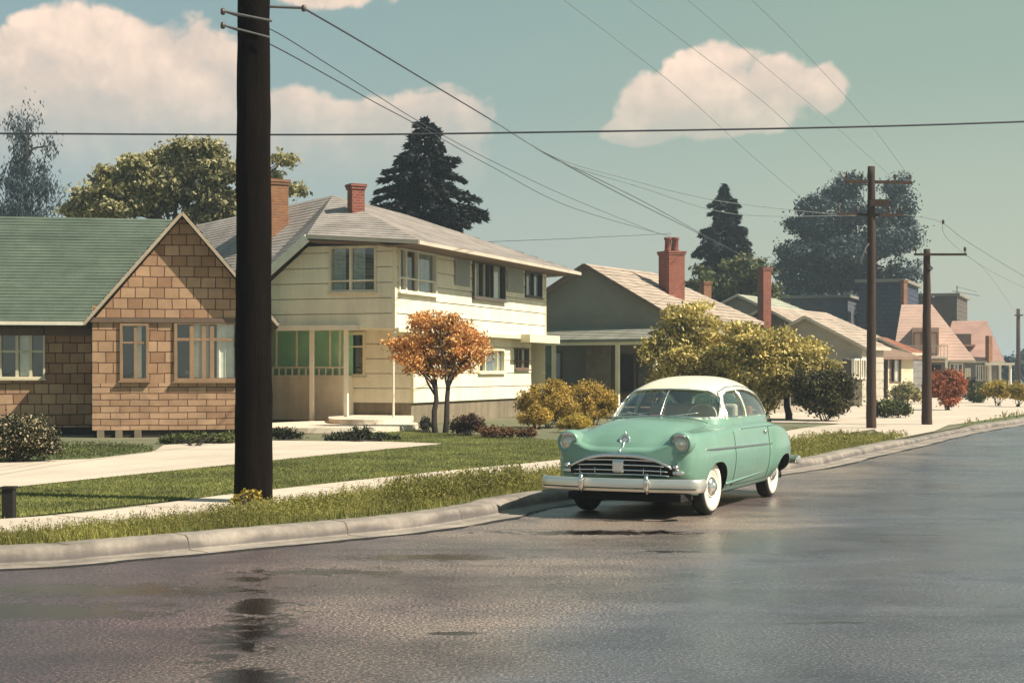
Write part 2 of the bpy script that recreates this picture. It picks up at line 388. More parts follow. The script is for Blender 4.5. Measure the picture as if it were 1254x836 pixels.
col = mixc(nt, 1, c1c, c2.outputs[0], 'MULTIPLY'); col = mixc(nt, 1, col, c3.outputs[0], 'MULTIPLY'); col = mixc(nt, math_n(nt, 'MULTIPLY_ADD', zr_.outputs[0], -.45, 1.0), col, mixc(nt, 1, col, c4.outputs[0], 'MULTIPLY'))
# damp patches: (pixel centre, radii in metres)
wet = None
for px, py, rx, ry, amp in [(312, 742, .22, .55, 1.2), (300, 768, .34, .22, .9), (306, 709, .22, .22, .8), (300, 832, .30, .45, 1.1), (306, 775, .30, 1.3, .62), (520, 682, .95, .28, 1.0), (110, 722, 1.6, .45, .85), (40, 748, 1.1, .5, .9), (400, 700, .9, .3, .6), (735, 652, 1.2, .30, .75), (560, 775, .22, .08, .9), (820, 675, .35, .1, .6), (1040, 762, .55, .06, .5), (1120, 655, .4, .1, .4), (1085, 662, .5, .12, .4), (640, 560, .3, .3, .2)]:
    c = G(px, py); s1 = nt.nodes.new('ShaderNodeSeparateXYZ')
    if wet is None: nt.links.new(P3, s1.inputs[0]); SX, SY = s1.outputs[0], s1.outputs[1]
    dx = math_n(nt, 'MULTIPLY', math_n(nt, 'SUBTRACT', SX, c.x), 1 / rx); dy = math_n(nt, 'MULTIPLY', math_n(nt, 'SUBTRACT', SY, c.y), 1 / ry)
    q = math_n(nt, 'MULTIPLY', math_n(nt, 'SUBTRACT', 1.0, math_n(nt, 'SQRT', math_n(nt, 'ADD', math_n(nt, 'MULTIPLY', dx, dx), math_n(nt, 'MULTIPLY', dy, dy)))), amp)
    wet = q if wet is None else math_n(nt, 'MAXIMUM', wet, q)
wn = noise(nt, 4.2, 7, .72, P3, .8)
wetf = nt.nodes.new('ShaderNodeMapRange'); wetf.interpolation_type = 'SMOOTHSTEP'; wetf.inputs[1].default_value = -.02; wetf.inputs[2].default_value = .42
nt.links.new(math_n(nt, 'ADD', wet, math_n(nt, 'MULTIPLY', math_n(nt, 'SUBTRACT', wn, .5), 2.6)), wetf.inputs[0])
wf = wetf.outputs[0]
mpw = nt.nodes.new('ShaderNodeMapping'); mpw.inputs['Rotation'].default_value = (0, 0, R(-62)); mpw.inputs['Scale'].default_value = (.22, .8, 1); nt.links.new(P3, mpw.inputs[0])
dn = noise(nt, .55, 6, .62, mpw.outputs[0], .6)     # damp film left from rain, drying in streaks
dmp = nt.nodes.new('ShaderNodeMapRange'); dmp.interpolation_type = 'SMOOTHSTEP'; dmp.inputs[1].default_value = .40; dmp.inputs[2].default_value = .62
nt.links.new(math_n(nt, 'ADD', dn, math_n(nt, 'ADD', math_n(nt, 'MULTIPLY', zr_.outputs[0], .10), math_n(nt, 'MULTIPLY', zl.outputs[0], .12))), dmp.inputs[0])
dm = dmp.outputs[0]
wetall = math_n(nt, 'MAXIMUM', wf, math_n(nt, 'MULTIPLY', dm, .46))
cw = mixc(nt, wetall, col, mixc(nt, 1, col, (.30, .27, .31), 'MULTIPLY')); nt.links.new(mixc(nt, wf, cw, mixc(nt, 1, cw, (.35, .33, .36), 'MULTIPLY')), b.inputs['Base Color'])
r0 = ramp(nt, [(.3, (.30,) * 3), (.65, (.52,) * 3)]); nt.links.new(big, r0.inputs[0])
nt.links.new(math_n(nt, 'MAXIMUM', math_n(nt, 'MULTIPLY_ADD', wetall, -.40, r0.outputs[0]), .07), b.inputs['Roughness'])
b.inputs['Specular IOR Level'].default_value = .5
bp = nt.nodes.new('ShaderNodeBump'); bp.inputs['Distance'].default_value = .006
nt.links.new(math_n(nt, 'MULTIPLY_ADD', wetall, -.62, .80), bp.inputs['Strength']); nt.links.new(math_n(nt, 'ADD', gr, math_n(nt, 'MULTIPLY', gr2, .4)), bp.inputs['Height']); nt.links.new(bp.outputs[0], b.inputs['Normal'])
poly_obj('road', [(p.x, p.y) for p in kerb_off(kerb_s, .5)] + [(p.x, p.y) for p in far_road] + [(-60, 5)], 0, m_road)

# earth sheet under everything, to the horizon
m_earth = mat('dry_earth', (.15, .14, .085), .95, .35, .3, 8, .5, col2=(.10, .115, .055))
mb = MB(); mb.quad((-2500, -400, -.05), (2500, -400, -.05), (2500, 2600, -.05), (-2500, 2600, -.05)); mb.build('ground', m_earth)['kind'] = 'structure'
inner = kerb_off(kerb_s, .30)
far_in = [Vector((900, 1400, 0)), Vector((-1400, 1400, 0)), Vector((-1400, 5, 0)), Vector((-60, 5, 0))]
poly_obj('yard_ground', [(p.x, p.y) for p in inner] + [(p.x, p.y) for p in far_in], GZ - .012, m_earth)

# kerb with gutter, swept along the line; dropped where the driveway crosses
m_conc = mat('kerb_concrete', (.30, .26, .22), .85, .32, 1.3, 14, .5, streak=.35)
# lower kerb face darkened: its shade painted into the colour, with patchy grime
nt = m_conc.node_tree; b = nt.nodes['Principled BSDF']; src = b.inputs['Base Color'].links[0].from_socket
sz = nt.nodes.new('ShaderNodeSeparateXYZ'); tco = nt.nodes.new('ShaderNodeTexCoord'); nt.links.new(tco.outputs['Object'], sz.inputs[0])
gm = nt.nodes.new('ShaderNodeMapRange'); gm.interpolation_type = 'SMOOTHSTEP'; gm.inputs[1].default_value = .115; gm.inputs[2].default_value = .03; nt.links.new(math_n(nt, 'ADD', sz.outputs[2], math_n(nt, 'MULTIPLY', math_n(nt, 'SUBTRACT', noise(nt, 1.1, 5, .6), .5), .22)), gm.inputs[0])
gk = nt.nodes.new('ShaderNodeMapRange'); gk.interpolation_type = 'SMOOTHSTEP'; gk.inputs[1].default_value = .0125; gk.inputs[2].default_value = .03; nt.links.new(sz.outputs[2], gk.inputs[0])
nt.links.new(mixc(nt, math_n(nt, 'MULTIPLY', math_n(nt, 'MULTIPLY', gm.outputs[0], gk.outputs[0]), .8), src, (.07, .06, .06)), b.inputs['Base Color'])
m_walk = mat('pavement_concrete', (.53, .45, .36), .9, .12, .5, 30, .25)
def drop(p):
    if 37.5 < p.y < 44.5: return .095
    if 35.5 < p.y <= 37.5: return .145 - .05 * (p.y - 35.5) / 2
    if 44.5 <= p.y < 46.5: return .095 + .05 * (p.y - 44.5) / 2
    return .145
V, Fc = [], []; ks = spline(kerb, 26)
rng = random.Random(3)
for i, p in enumerate(ks):
    t = (ks[min(i + 1, len(ks) - 1)] - ks[max(i - 1, 0)]).normalized(); n = Vector((-t.y, t.x, 0)); h = drop(p) + rng.uniform(-.003, .003)
    prof = [(-.36 + .02 * math.sin(i * .37), .003), (-.35 + .02 * math.sin(i * .37), .013), (-.05, .009), (0, .012), (.012, h * .55), (.04, h * .88), (.075, h), (.30, h + .004), (.33, h - .004), (.42, GZ - .02)]
    for a, z in prof:
        q = p + n * a; V.append((q.x, q.y, z))
k = 10
for i in range(len(ks) - 1):
    for j in range(k - 1): Fc.append((i * k + j, (i + 1) * k + j, (i + 1) * k + j + 1, i * k + j + 1))
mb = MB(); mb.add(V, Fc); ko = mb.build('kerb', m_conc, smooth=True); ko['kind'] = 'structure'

V, Fc = [], []
for i, p in enumerate(ks):
    t = (ks[min(i + 1, len(ks) - 1)] - ks[max(i - 1, 0)]).normalized(); n = Vector((-t.y, t.x, 0)); wv = .035 + .03 * math.sin(i * .9) * math.sin(i * .23 + 1)
    for j_, a in enumerate((-.38 - wv + .02 * math.sin(i * .31), -.365 + .02 * math.sin(i * .37))): q = p + n * a; V.append((q.x, q.y, (.006, .0145)[j_]))
for i in range(len(ks) - 1): Fc.append((2 * i, 2 * i + 2, 2 * i + 3, 2 * i + 1))
mb = MB(); mb.add(V, Fc); mb.build('gutter_tar_joint', mat('tar', (.015, .013, .012), .7))['kind'] = 'structure'
# pavement strip between verge and lawn
def strip(name, near, far, z, m, kind='structure'):
    a = spline(near, 8); b_ = spline(far, 8); return poly_obj(name, [(p.x, p.y) for p in a] + [(p.x, p.y) for p in reversed(b_)], z, m, kind)
sw_near = [Vector((-46, 6.4, 0)), Vector((-20.4, 11.0, 0)), Vector((-9.6, 13.45, 0)), G(-200, 668, GZ) * .3 + G(0, 655, GZ) * .7 + Vector((-.9, -.1, 0)), G(0, 655, GZ), G(300, 625, GZ), G(530, 592, GZ), G(680, 577, GZ), G(980, 539, GZ), G(1110, 520.5, GZ), G(1254, 507, GZ)]
sw_far = [Vector((-47, 7.9, 0)), Vector((-21, 12.5, 0)), Vector((-10.2, 15.1, 0)), G(0, 635.5, GZ), G(300, 603, GZ), G(530, 578, GZ), G(680, 563.5, GZ), G(900, 539, GZ), G(1010, 520, GZ), G(1160, 504, GZ)]
sw_near.append(sw_near[-1] + lastd * 200); sw_far.append(sw_far[-1] + lastd * 200)
strip('sidewalk', sw_near, sw_far, GZ + .004, m_walk)
drive = [G(*p, GZ) for p in [(-300, 625), (0, 598), (200, 577.5), (400, 557), (500, 547.5), (545, 543), (480, 540.8), (335, 539.5), (262, 541), (200, 545), (190, 552), (110, 561), (0, 564.5), (-300, 572)]]
poly_obj('garden_path', [(p.x, p.y) for p in drive], GZ + .006, m_walk)
m_joint = mat('joint_dirt', (.10, .085, .065), .95)
mb = MB(); acc = 0
for i in range(1, len(ks) - 1):
    acc += (ks[i] - ks[i - 1]).length
    if acc > 1.9 and ks[i].y < 120:
        acc = 0; p = ks[i]; t = (ks[i + 1] - ks[i - 1]).normalized(); n = Vector((-t.y, t.x, 0)); h = drop(p)
        pr = [(-.33, .0145), (-.05, .0115), (0, .0145), (.010, h * .55), (.037, h * .88 + .002), (.075, h + .003), (.30, h + .007)]
        for (a, z), (a2, z2) in zip(pr, pr[1:]):
            q, q2 = p + n * a, p + n * a2; d = t * .006; mb.quad((q.x - d.x, q.y - d.y, z), (q.x + d.x, q.y + d.y, z), (q2.x + d.x, q2.y + d.y, z2), (q2.x - d.x, q2.y - d.y, z2))
mb.build('kerb_joint', m_joint)['kind'] = 'structure'
mb = MB(); sn, sf_ = spline(sw_near, 40), spline(sw_far, 40); acc = 0
for i in range(1, len(sn)):
    acc += (sn[i] - sn[i - 1]).length
    if acc > 1.6 and 11 < sn[i].y < 110:
        acc = 0; q = min(sf_, key=lambda f: (f - sn[i]).length); p = sn[i]; t = (q - p).normalized(); d = Vector((-t.y, t.x, 0)) * .008; z = GZ + .0065
        mb.quad((p.x - d.x, p.y - d.y, z), (p.x + d.x, p.y + d.y, z), (q.x + d.x, q.y + d.y, z), (q.x - d.x, q.y - d.y, z))
mb.build('pavement_joint', m_joint)['kind'] = 'structure'
# pale forecourt on the right and the driveway crossing
fore = [G(*p, GZ) for p in [(945, 517), (1010, 518), (1085, 521), (1120, 518), (1254, 505), (1400, 492), (1500, 470), (1180, 470), (1070, 486), (1020, 500), (940, 503)]]
poly_obj('forecourt', [(p.x, p.y) for p in fore], GZ + .008, m_walk)
apron = [G(*p, GZ) for p in [(1068, 526), (1122, 538.5), (1170, 528), (1190, 508), (1120, 512)]]
apron[1] = kerb_off([G(1112, 544.5), G(1120, 543)], .3)[0]; apron[2] = kerb_off([G(1158, 534.5), G(1165, 533)], .3)[0]
poly_obj('driveway', [(p.x, p.y) for p in apron], GZ + .011, m_walk)
tagp = poly_obj('patio', [(p.x, p.y) for p in [G(x, y, GZ) for x, y in [(945, 505), (1030, 503), (1035, 495), (945, 493)]]], GZ + .014, mat('patio_concrete', (.46, .38, .28), .9))

# lawns
m_lawn = mat('lawn_soil', (.10, .12, .04), .95, .3, .8, 30, .6)
lawn1 = [G(*p, GZ) for p in [(-300, 628), (0, 599), (200, 578), (400, 557.5), (545, 543.5), (478, 541), (420, 534), (480, 526), (560, 531), (640, 536), (700, 540), (800, 528), (960, 527), (1000, 521)]]
lawn1 += [sw_far[7], sw_far[6], sw_far[5], sw_far[4], sw_far[3], sw_far[2]]
lawn1 = [Vector((p.x, p.y)) for p in lawn1]
poly_obj('lawn', lawn1, GZ + .001, m_lawn)
kin = kerb_off(kerb_s, .34)
def kin_between(y0, y1): return [Vector((p.x, p.y)) for p in kin if y0 < p.y < y1]
swn = [Vector((p.x, p.y)) for p in spline(sw_near, 8)]
verge = kin_between(10, 38.3) + list(reversed([p for p in swn if 10.7 < p.y < 39.5 ]))
verge2 = kin_between(44.2, 150) + list(reversed([p for p in swn if 46.5 < p.y < 145]))
isl = [Vector((G(x, y, GZ).x, G(x, y, GZ).y)) for x, y in [(-40, 566), (0, 565), (110, 562), (186, 553), (188, 549), (150, 545.5), (60, 545), (-40, 548)]]
poly_obj('verge_soil', verge, GZ + .002, m_lawn); poly_obj('verge_soil', verge2, GZ + .002, m_lawn); poly_obj('garden_bed', isl, GZ + .010, m_lawn)

def inside(poly, X, Y):
    r = np.zeros(len(X), bool); n = len(poly); j = n - 1
    for i in range(n):
        xi, yi, xj, yj = poly[i][0], poly[i][1], poly[j][0], poly[j][1]
        c = ((yi > Y) != (yj > Y)) & (X < (xj - xi) * (Y - yi) / ((yj - yi) or 1e-9) + xi); r ^= c; j = i
    return r
nr = np.random.default_rng(5)
def scatter(poly, n, ymax=60, bias=1.4):
    xs = [p[0] for p in poly]; ys = [p[1] for p in poly]; X = nr.uniform(max(min(xs), -25), min(max(xs), 45), n * 12); Y = nr.uniform(min(ys), min(max(ys), ymax), n * 12)
    k = inside(poly, X, Y); X, Y = X[k], Y[k]
    X, Y = X.copy(), Y.copy(); v = (X / Y > -.37) & (X / Y < .37) & (nr.uniform(0, 1, len(X)) < (12 / np.maximum(Y, 12)) ** bias); return X[v][:n], Y[v][:n]
def vnoise(X, Y, s):
    return (np.sin(X * s * 1.3 + 1.7 * np.sin(Y * s * .9)) + np.sin(Y * s * 1.7 + 2.1 * np.sin(X * s * .7 + 1)) + 2) / 4
def blades(name, X, Y, h, wdt, m, z=GZ, lean=.35, kind='stuff', lab=None):
    n = len(X); a = nr.uniform(0, 2 * np.pi, n); L = nr.uniform(-lean, lean, (n, 2)) * h[:, None]
    ww = wdt * nr.uniform(.6, 1.3, n); base = np.stack([X, Y, np.full(n, z)], 1); sx = np.stack([np.cos(a) * ww, np.sin(a) * ww, np.zeros(n)], 1)
    tip = base + np.stack([L[:, 0], L[:, 1], h], 1)
    o = mesh_np(name, np.stack([base - sx, base + sx, tip], 1), 3, m); o['kind'] = kind; return o
m_gr = leaf_mat('lawn_grass', [(.16, .185, .055), (.205, .225, .07), (.26, .27, .09), (.31, .30, .12)], .3)
m_gr2 = leaf_mat('verge_grass', [(.12, .14, .03), (.22, .22, .06), (.36, .33, .10), (.44, .38, .13), (.15, .18, .04)], .35)
X, Y = scatter(lawn1, 150000, 48)
blades('lawn_grass', X, Y, nr.uniform(.018, .036, len(X)) * (.8 + .4 * vnoise(X, Y, 1.1)), .010, m_gr)
def verge_h(X, Y, lo, hi): return nr.uniform(lo, hi, len(X)) * (.7 + .6 * vnoise(X, Y, 2.2))
# ------------------------------------------------------------------ materials for houses
m_white = mat('white_paint', (.78, .72, .58), .55, .08, 2, 30, .1, streak=.12)
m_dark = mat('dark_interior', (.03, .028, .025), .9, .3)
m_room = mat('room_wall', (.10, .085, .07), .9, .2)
m_curt = mat('curtain_cloth', (.90, .85, .74), .95, .15, 6, 40, .3)
m_curt2 = mat('blue_grey_curtain', (.34, .38, .40), .95, .15, 6, 40, .3)
m_glass = glass_mat('window_glass', (.80, .84, .82))
m_glassg = glass_mat('green_window_glass', (.78, .97, .86), .04, base=.03)
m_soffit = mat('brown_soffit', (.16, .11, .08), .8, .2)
m_fascia = mat('fascia_paint', (.55, .48, .38), .6, .15)
m_cbrick = brick_mat('red_chimney_brick', (.30, .075, .045), (.21, .05, .035), (.26, .17, .13), .23, .085, .012, both=True)
m_cbrick2 = brick_mat('brown_chimney_brick', (.33, .14, .06), (.24, .10, .05), (.26, .18, .12), .23, .085, .012, both=True)
m_found = mat('foundation_render', (.27, .22, .15), .95, .25, .9, 20, .4, streak=.3)

def make_window(parent, fc, t0, t1, z0, z1, cols, rows, fm, fw=.06, glass=None, curtain=None, proud=.05, depth=.45, bars=.035, name='window', sill=True, ac=False):
    glass = glass or m_glass
    W = MB()
    W.fbox(fc, t0 - fw, t0, -.10, proud, z0 - fw, z1 + fw); W.fbox(fc, t1, t1 + fw, -.10, proud, z0 - fw, z1 + fw)
    W.fbox(fc, t0, t1, -.10, proud, z1, z1 + fw); W.fbox(fc, t0, t1, -.10, proud, z0 - fw, z0)
    if sill: W.fbox(fc, t0 - fw * 1.6, t1 + fw * 1.6, -.05, proud + .06, z0 - fw - .045, z0 - fw - .002)
    for c in cols:
        t = t0 + (t1 - t0) * c; W.fbox(fc, t - bars, t + bars, -.07, proud - .02, z0, z1)
    edges = [0] + list(cols) + [1]
    for r in rows:
        z = z0 + (z1 - z0) * r; W.fbox(fc, t0, t1, -.065, proud - .026, z - bars * .7, z + bars * .7)
    win = W.build(name, fm, parent)
    g = MB()
    g.fquad(fc, t0, t1, -.055, z0, z1); g.build('pane', glass, win)
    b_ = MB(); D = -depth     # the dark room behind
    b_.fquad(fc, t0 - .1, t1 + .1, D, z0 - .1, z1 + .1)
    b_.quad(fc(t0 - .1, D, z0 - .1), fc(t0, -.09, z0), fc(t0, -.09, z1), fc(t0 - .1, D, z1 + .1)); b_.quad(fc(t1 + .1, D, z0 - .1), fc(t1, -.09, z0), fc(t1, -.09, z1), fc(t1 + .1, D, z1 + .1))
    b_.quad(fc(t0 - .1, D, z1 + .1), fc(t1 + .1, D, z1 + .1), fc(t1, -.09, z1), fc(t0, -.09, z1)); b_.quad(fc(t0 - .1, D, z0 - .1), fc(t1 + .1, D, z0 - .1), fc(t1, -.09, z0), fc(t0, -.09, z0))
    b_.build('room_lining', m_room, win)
    if curtain:
        cm, spans = curtain
        for a, b2 in spans:
            cb = MB()
            n = max(4, int((b2 - a) * (t1 - t0) / .05)); pts = []
            for i in range(n + 1):
                t = t0 + (t1 - t0) * (a + (b2 - a) * i / n); pts.append((t, -.095 + .022 * math.sin(i * 1.9) + .01 * math.sin(i * .7)))
            for (ta, oa), (tb, ob) in zip(pts, pts[1:]): cb.quad(fc(ta, oa, z0 + .01), fc(tb, ob, z0 + .01), fc(tb, ob, z1), fc(ta, oa, z1))
            cb.build('curtain', cm, win, smooth=True)
    return win
def chimney(parent, px0, px1, ytop, ybot, Y, m, pots=0, depth=None, cap=True):
    s = Y / F; x0, x1 = (px0 - CX) * s, (px1 - CX) * s; zt, zb = EYE + (HY - ytop) * s, EYE + (HY - ybot) * s; w_ = x1 - x0; d_ = depth or w_ * 1.1
    ca, sa = math.cos(R(28)), math.sin(R(28)); cx, cy = (x0 + x1) / 2, Y; h = w_ / (ca + sa) / 2
    def ring(e): return [(cx + (a * ca - b_ * sa) * (h + e), cy + (a * sa + b_ * ca) * (h + e)) for a, b_ in ((-1, -1), (1, -1), (1, 1), (-1, 1))]
    mb = MB(); mb.prism(ring(0), zb - .4, zt - (.16 if cap else 0))
    if cap: mb.prism(ring(.035), zt - .16, zt - .08); mb.prism(ring(.06), zt - .078, zt)
    c = mb.build('chimney', m, parent)
    for i in range(pots):
        pb = MB(); q = (cx + (i - (pots - 1) / 2) * h * .75, cy, zt - .02); pb.lathe(q, (0, 0, 1), [(.14, 0), (.17, .05), (.15, .1), (.14, .5), (.18, .54), (.18, .62), (.13, .62), (.12, .3)], 14); pb.build('chimney_pot', m_cbrick, c, smooth=True)
    return c

# ================================================================== brown shingled cottage
dB = Vector((.985, .174)).normalized(); nB = Vector((dB.y, -dB.x)); QB = Vector((-8.1, 38.0))
fb = Face(QB - dB * 6, QB); t113, t331 = fb.tx(113), fb.tx(332)
W0 = QB - dB * 6 + dB * t113; W1 = QB - dB * 6 + dB * t331; FW = Face(W0, W1); WL = FW.L
m_shing = brick_mat('tan_shingle', (.54, .35, .215), (.34, .19, .11), (.11, .055, .033), .35, .262, .012, d=(dB.x, dB.y), bump=.9, var=.32)
m_shing_s = brick_mat('tan_shingle_end', (.48, .275, .155), (.40, .22, .13), (.12, .06, .035), .50, .265, .011, d=(nB.x, nB.y), bump=.9)
m_shing_l = brick_mat('tan_shingle_narrow', (.54, .35, .22), (.38, .225, .135), (.10, .05, .03), .46, .155, .010, d=(dB.x, dB.y), bump=1.0, var=.4)
m_groof = mat('green_roof_felt', (.092, .122, .088), .85, .25, .7, 22, .5, col2=(.070, .095, .070), streak=.2)
m_rake = mat('weathered_fascia', (.42, .34, .25), .75, .2)
hb = thing('cottage', 'single storey brown shingled cottage with green roof and front gable', 'house', (W0.x, W0.y, GZ))
ez = FW.tz(222, 394)[1]; az_ = FW.tz(222, 266)[1]
wall = MB()
wins_w = [FW.rect(150, 399, 179, 463), FW.rect(217, 397, 288, 463)]
zl_ = FW.tz(180, 469)[1]; siding(wall, FW, 0, WL, zl_, ez, 9, .0, wins_w); wlo = MB(); siding(wlo, FW, 0, WL, .30, zl_, 9, .012, ()); wlo.build('lower_wall', m_shing_l, hb)
siding(wall, FW, 0, WL, ez + .10, az_ - .05, 9, .0, (), clip=lambda z: (WL * .5 - (az_ - z) / (az_ - ez) * WL * .5, WL * .5 + (az_ - z) / (az_ - ez) * WL * .5))
wall.build('wall', m_shing, hb)
sidew = MB(); FWl = Face(W0 - nB * 9, W0); FWr = Face(W1, W1 - nB * 9)
siding(sidew, FWl, 0, 9, .30, ez + .4, 9, .0); siding(sidew, FWr, 0, 9, .30, ez + .4, 9, .0); sidew.build('side_wall', m_shing_s, hb)
FM = Face(W0 - nB * 2.1 - dB * 12, W0 - nB * 2.1)
mw = FM.rect(2, 402, 53, 461)
mwl = MB(); siding(mwl, FM, 0, 12, .30, ez + .1, 9, .0, [mw]); mwl.build('wall', m_shing, hb)
fnd = MB(); fnd.fbox(FW, .05, WL - .05, -.3, -.04, GZ - .1, .30); fnd.fbox(FM, 0, 12, -.3, -.04, GZ - .1, .30); fnd.build('foundation', mat('dark_footing', (.035, .028, .022), .95), hb)
for t in (.12, .55, 1.0): pier = MB(); pier.fbox(FW, t, t + .16, -.02, .10, GZ - .02, .29); pier.build('footing_pier', m_found, hb)
bnd = MB(); bnd.fbox(FW, -.1, WL + .1, .0, .06, ez - .02, ez + .09); bnd.fbox(FM, 0, 12.3, .005, .05, ez - .30, ez - .02); bnd.build('trim_board', m_soffit, hb)
m_wfr = mat('cream_window_frame', (.62, .56, .40), .5, .1); m_bfr = mat('brown_window_frame', (.30, .19, .11), .6, .2)
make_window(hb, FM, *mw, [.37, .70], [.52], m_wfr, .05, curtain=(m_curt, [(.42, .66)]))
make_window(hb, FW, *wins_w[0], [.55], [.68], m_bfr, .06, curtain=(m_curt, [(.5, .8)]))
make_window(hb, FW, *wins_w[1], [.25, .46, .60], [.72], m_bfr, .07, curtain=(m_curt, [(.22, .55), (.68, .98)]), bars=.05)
# roofs
wr = MB(); hw = WL / 2 + .17; zE = ez - .03; sl_ = (az_ + .1 - zE) / hw
def wp(t, o, z): return FW(t, o, z)
roof_plane(wr, wp(WL / 2 - hw, -9, zE), wp(WL / 2 - hw, .32, zE), wp(WL / 2, .32, az_ + .12), wp(WL / 2, -9, az_ + .12), 20, .03, .10)
roof_plane(wr, wp(WL / 2 + hw, .32, zE), wp(WL / 2 + hw, -9, zE), wp(WL / 2, -9, az_ + .12), wp(WL / 2, .32, az_ + .12), 20, .03, .10)
wr.build('roof', m_groof, hb)
rk = MB()
rk.beam(wp(WL / 2 - hw, .34, zE - .05), wp(WL / 2, .34, az_ + .07), .05, .075); rk.beam(wp(WL / 2 + hw, .34, zE - .05), wp(WL / 2, .34, az_ + .07), .05, .075)
rk.build('rake_board', m_rake, hb)
zMr = EYE + (HY - 268) * (38 + 6.2) / F; tR = FM.tx(222, -4.3)
mr = MB(); fo = .45; zMe = EYE + (HY - 394) * 39.6 / F
roof_plane(mr, FM(-4, fo, zMe), FM(tR, fo, zMe), FM(tR, -4.4, zMr), FM(-4, -4.4, zMr), 34, .014, .12)
roof_plane(mr, FM(tR, -9.2, zMe), FM(-4, -9.2, zMe), FM(-4, -4.4, zMr), FM(tR, -4.4, zMr), 12, .03, .12)
mr.build('roof', m_groof, hb)
gt = MB(); gt.fbox(FM, -4, 12.25, fo + .003, fo + .08, zMe - .10, zMe - .01); gt.build('gutter', m_white, hb)
bw = MB(); bw.add([FM(tR - .06, -.3, GZ), FM(tR - .06, -8.8, GZ), FM(tR - .06, -8.8, zMe), FM(tR - .06, -4.4, zMr - .15), FM(tR - .06, -.3, zMe)], [(0, 1, 2, 3, 4)]); bw.build('end_wall', m_shing_s, hb)

# ================================================================== yellow two-storey house
A = Vector((-3.41, 45.0)); u = Vector((.344, .939)).normalized(); v = Vector((-u.y, u.x))
def uv(a, b, z): q = A + u * a + v * b; return (q.x, q.y, z)
def uv2(a, b): return A + u * a + v * b
m_yel = mat('cream_yellow_siding', (.86, .79, .60), .6, .10, .7, 14, .12, streak=.16)
m_yel2 = mat('cream_trim', (.78, .71, .50), .55, .1)
m_groof2 = mat('grey_shingle_roof', (.34, .30, .27), .92, .22, .8, 18, .5, streak=.25)
m_beige = mat('beige_panel', (.84, .74, .55), .7, .15, 1, 30, .15, streak=.2)
m_dw = mat('dark_window_frame', (.10, .085, .07), .5, .2)
hy = thing('two_storey_house', 'cream yellow clapboard house of two storeys under a grey hip roof', 'house', (A.x, A.y, GZ))
zU0, zU1, UL = 2.98, 5.42, 13.5
FR = Face(uv2(0, 0), uv2(UL, 0)); FL = Face(uv2(0, 7.2), uv2(0, 0)); tl0 = 7.2
wr_up = [FR.rect(488, 309, 532, 357), FR.rect(579, 324, 616, 364), FR.rect(643, 335, 662, 362)]
wl_up = [FL.rect(406, 304, 459, 355)]
m1 = MB(); grooved(m1, FR, 0, UL, zU0, zU1, .45, .02, wr_up)
def clipL(z):     # the roof comes down on the left
    vlim = 5.25 if z < 3.4 else (2.45 + (5.70 - z) / 1.22 * 1.5); return (max(7.2 - 5.25, 7.2 - vlim), 7.2)
grooved(m1, FL, 7.2 - 5.25, 7.2, zU0, zU1, .45, .02, wl_up, clip=clipL)
BK = Face(uv2(UL, 0), uv2(UL, 7)); grooved(m1, BK, 0, 7, .3, zU1, .45, .02); BL = Face(uv2(UL, 7), uv2(1.6, 7)); grooved(m1, BL, 0, UL - 1.6, .3, 4.4, .45, .02)
uw = m1.build('upper_wall', m_yel, hy)
cnr = MB(); cnr.box(-.05, .05, -.05, .05, zU0, zU1); o_ = MB(); o_.prism([tuple(uv2(a, b)) for a, b in ((-.035, -.035), (.07, -.035), (.07, .07), (-.035, .07))], zU0 - .01, zU1 - .004); o_.build('corner_board', m_yel2, hy); o_ = MB(); o_.prism([tuple(uv2(a, b)) for a, b in ((UL - .06, -.035), (UL + .03, -.035), (UL + .03, .07), (UL - .06, .07))], zU0 - .01, zU1 - .004)
o_.build('corner_board', m_yel2, hy)
sof = MB(); sof.add([uv(0.02, .02, zU0), uv(UL, .02, zU0), uv(UL, 5.2, zU0), uv(.02, 5.2, zU0)], [(0, 3, 2, 1)]); sof.build('underside', m_beige, hy)
# ledge under the upper storey on the street side
lg = MB(); lg.fbox(FR, 0, UL + .05, .0, .14, zU0 - .10, zU0 + .02); lg.fbox(FR, 10.4, UL + .22, .142, .50, zU0 - .22, zU0 + .06); lg.build('ledge', m_yel2, hy)
# lower storey
LR = Face(uv2(1.9, .25), uv2(UL - .9, .25)); LL = Face(uv2(1.9, 7.0), uv2(1.9, .25))
zF = .78
wr_lo = [LR.rect(586, 429, 616, 454), LR.rect(630, 428, 646, 450)]; wl_lo = [LL.rect(429, 410, 445, 458)]
m2 = MB(); grooved(m2, LR, 0, LR.L, zF, zU0, .45, .02, wr_lo); grooved(m2, LL, 0, LL.L, zF, zU0, .45, .02, wl_lo)
BR2 = Face(uv2(UL - .9, .25), uv2(UL - .9, 7)); grooved(m2, BR2, 0, 6.75, zF, zU0, .45, .02)
m2.build('lower_wall', m_yel, hy)
f_ = MB(); f_.fbox(LR, -.0, LR.L, -.4, -.06, GZ - .1, zF); f_.fbox(LL, 0, LL.L - .3, -.4, -.06, GZ - .1, zF); f_.build('foundation', m_found, hy)
ph = MB(); ph.fbox(LR, -.06, .06, -.06, .045, zF, zU0 - .1); ph.build('corner_board', m_yel2, hy)
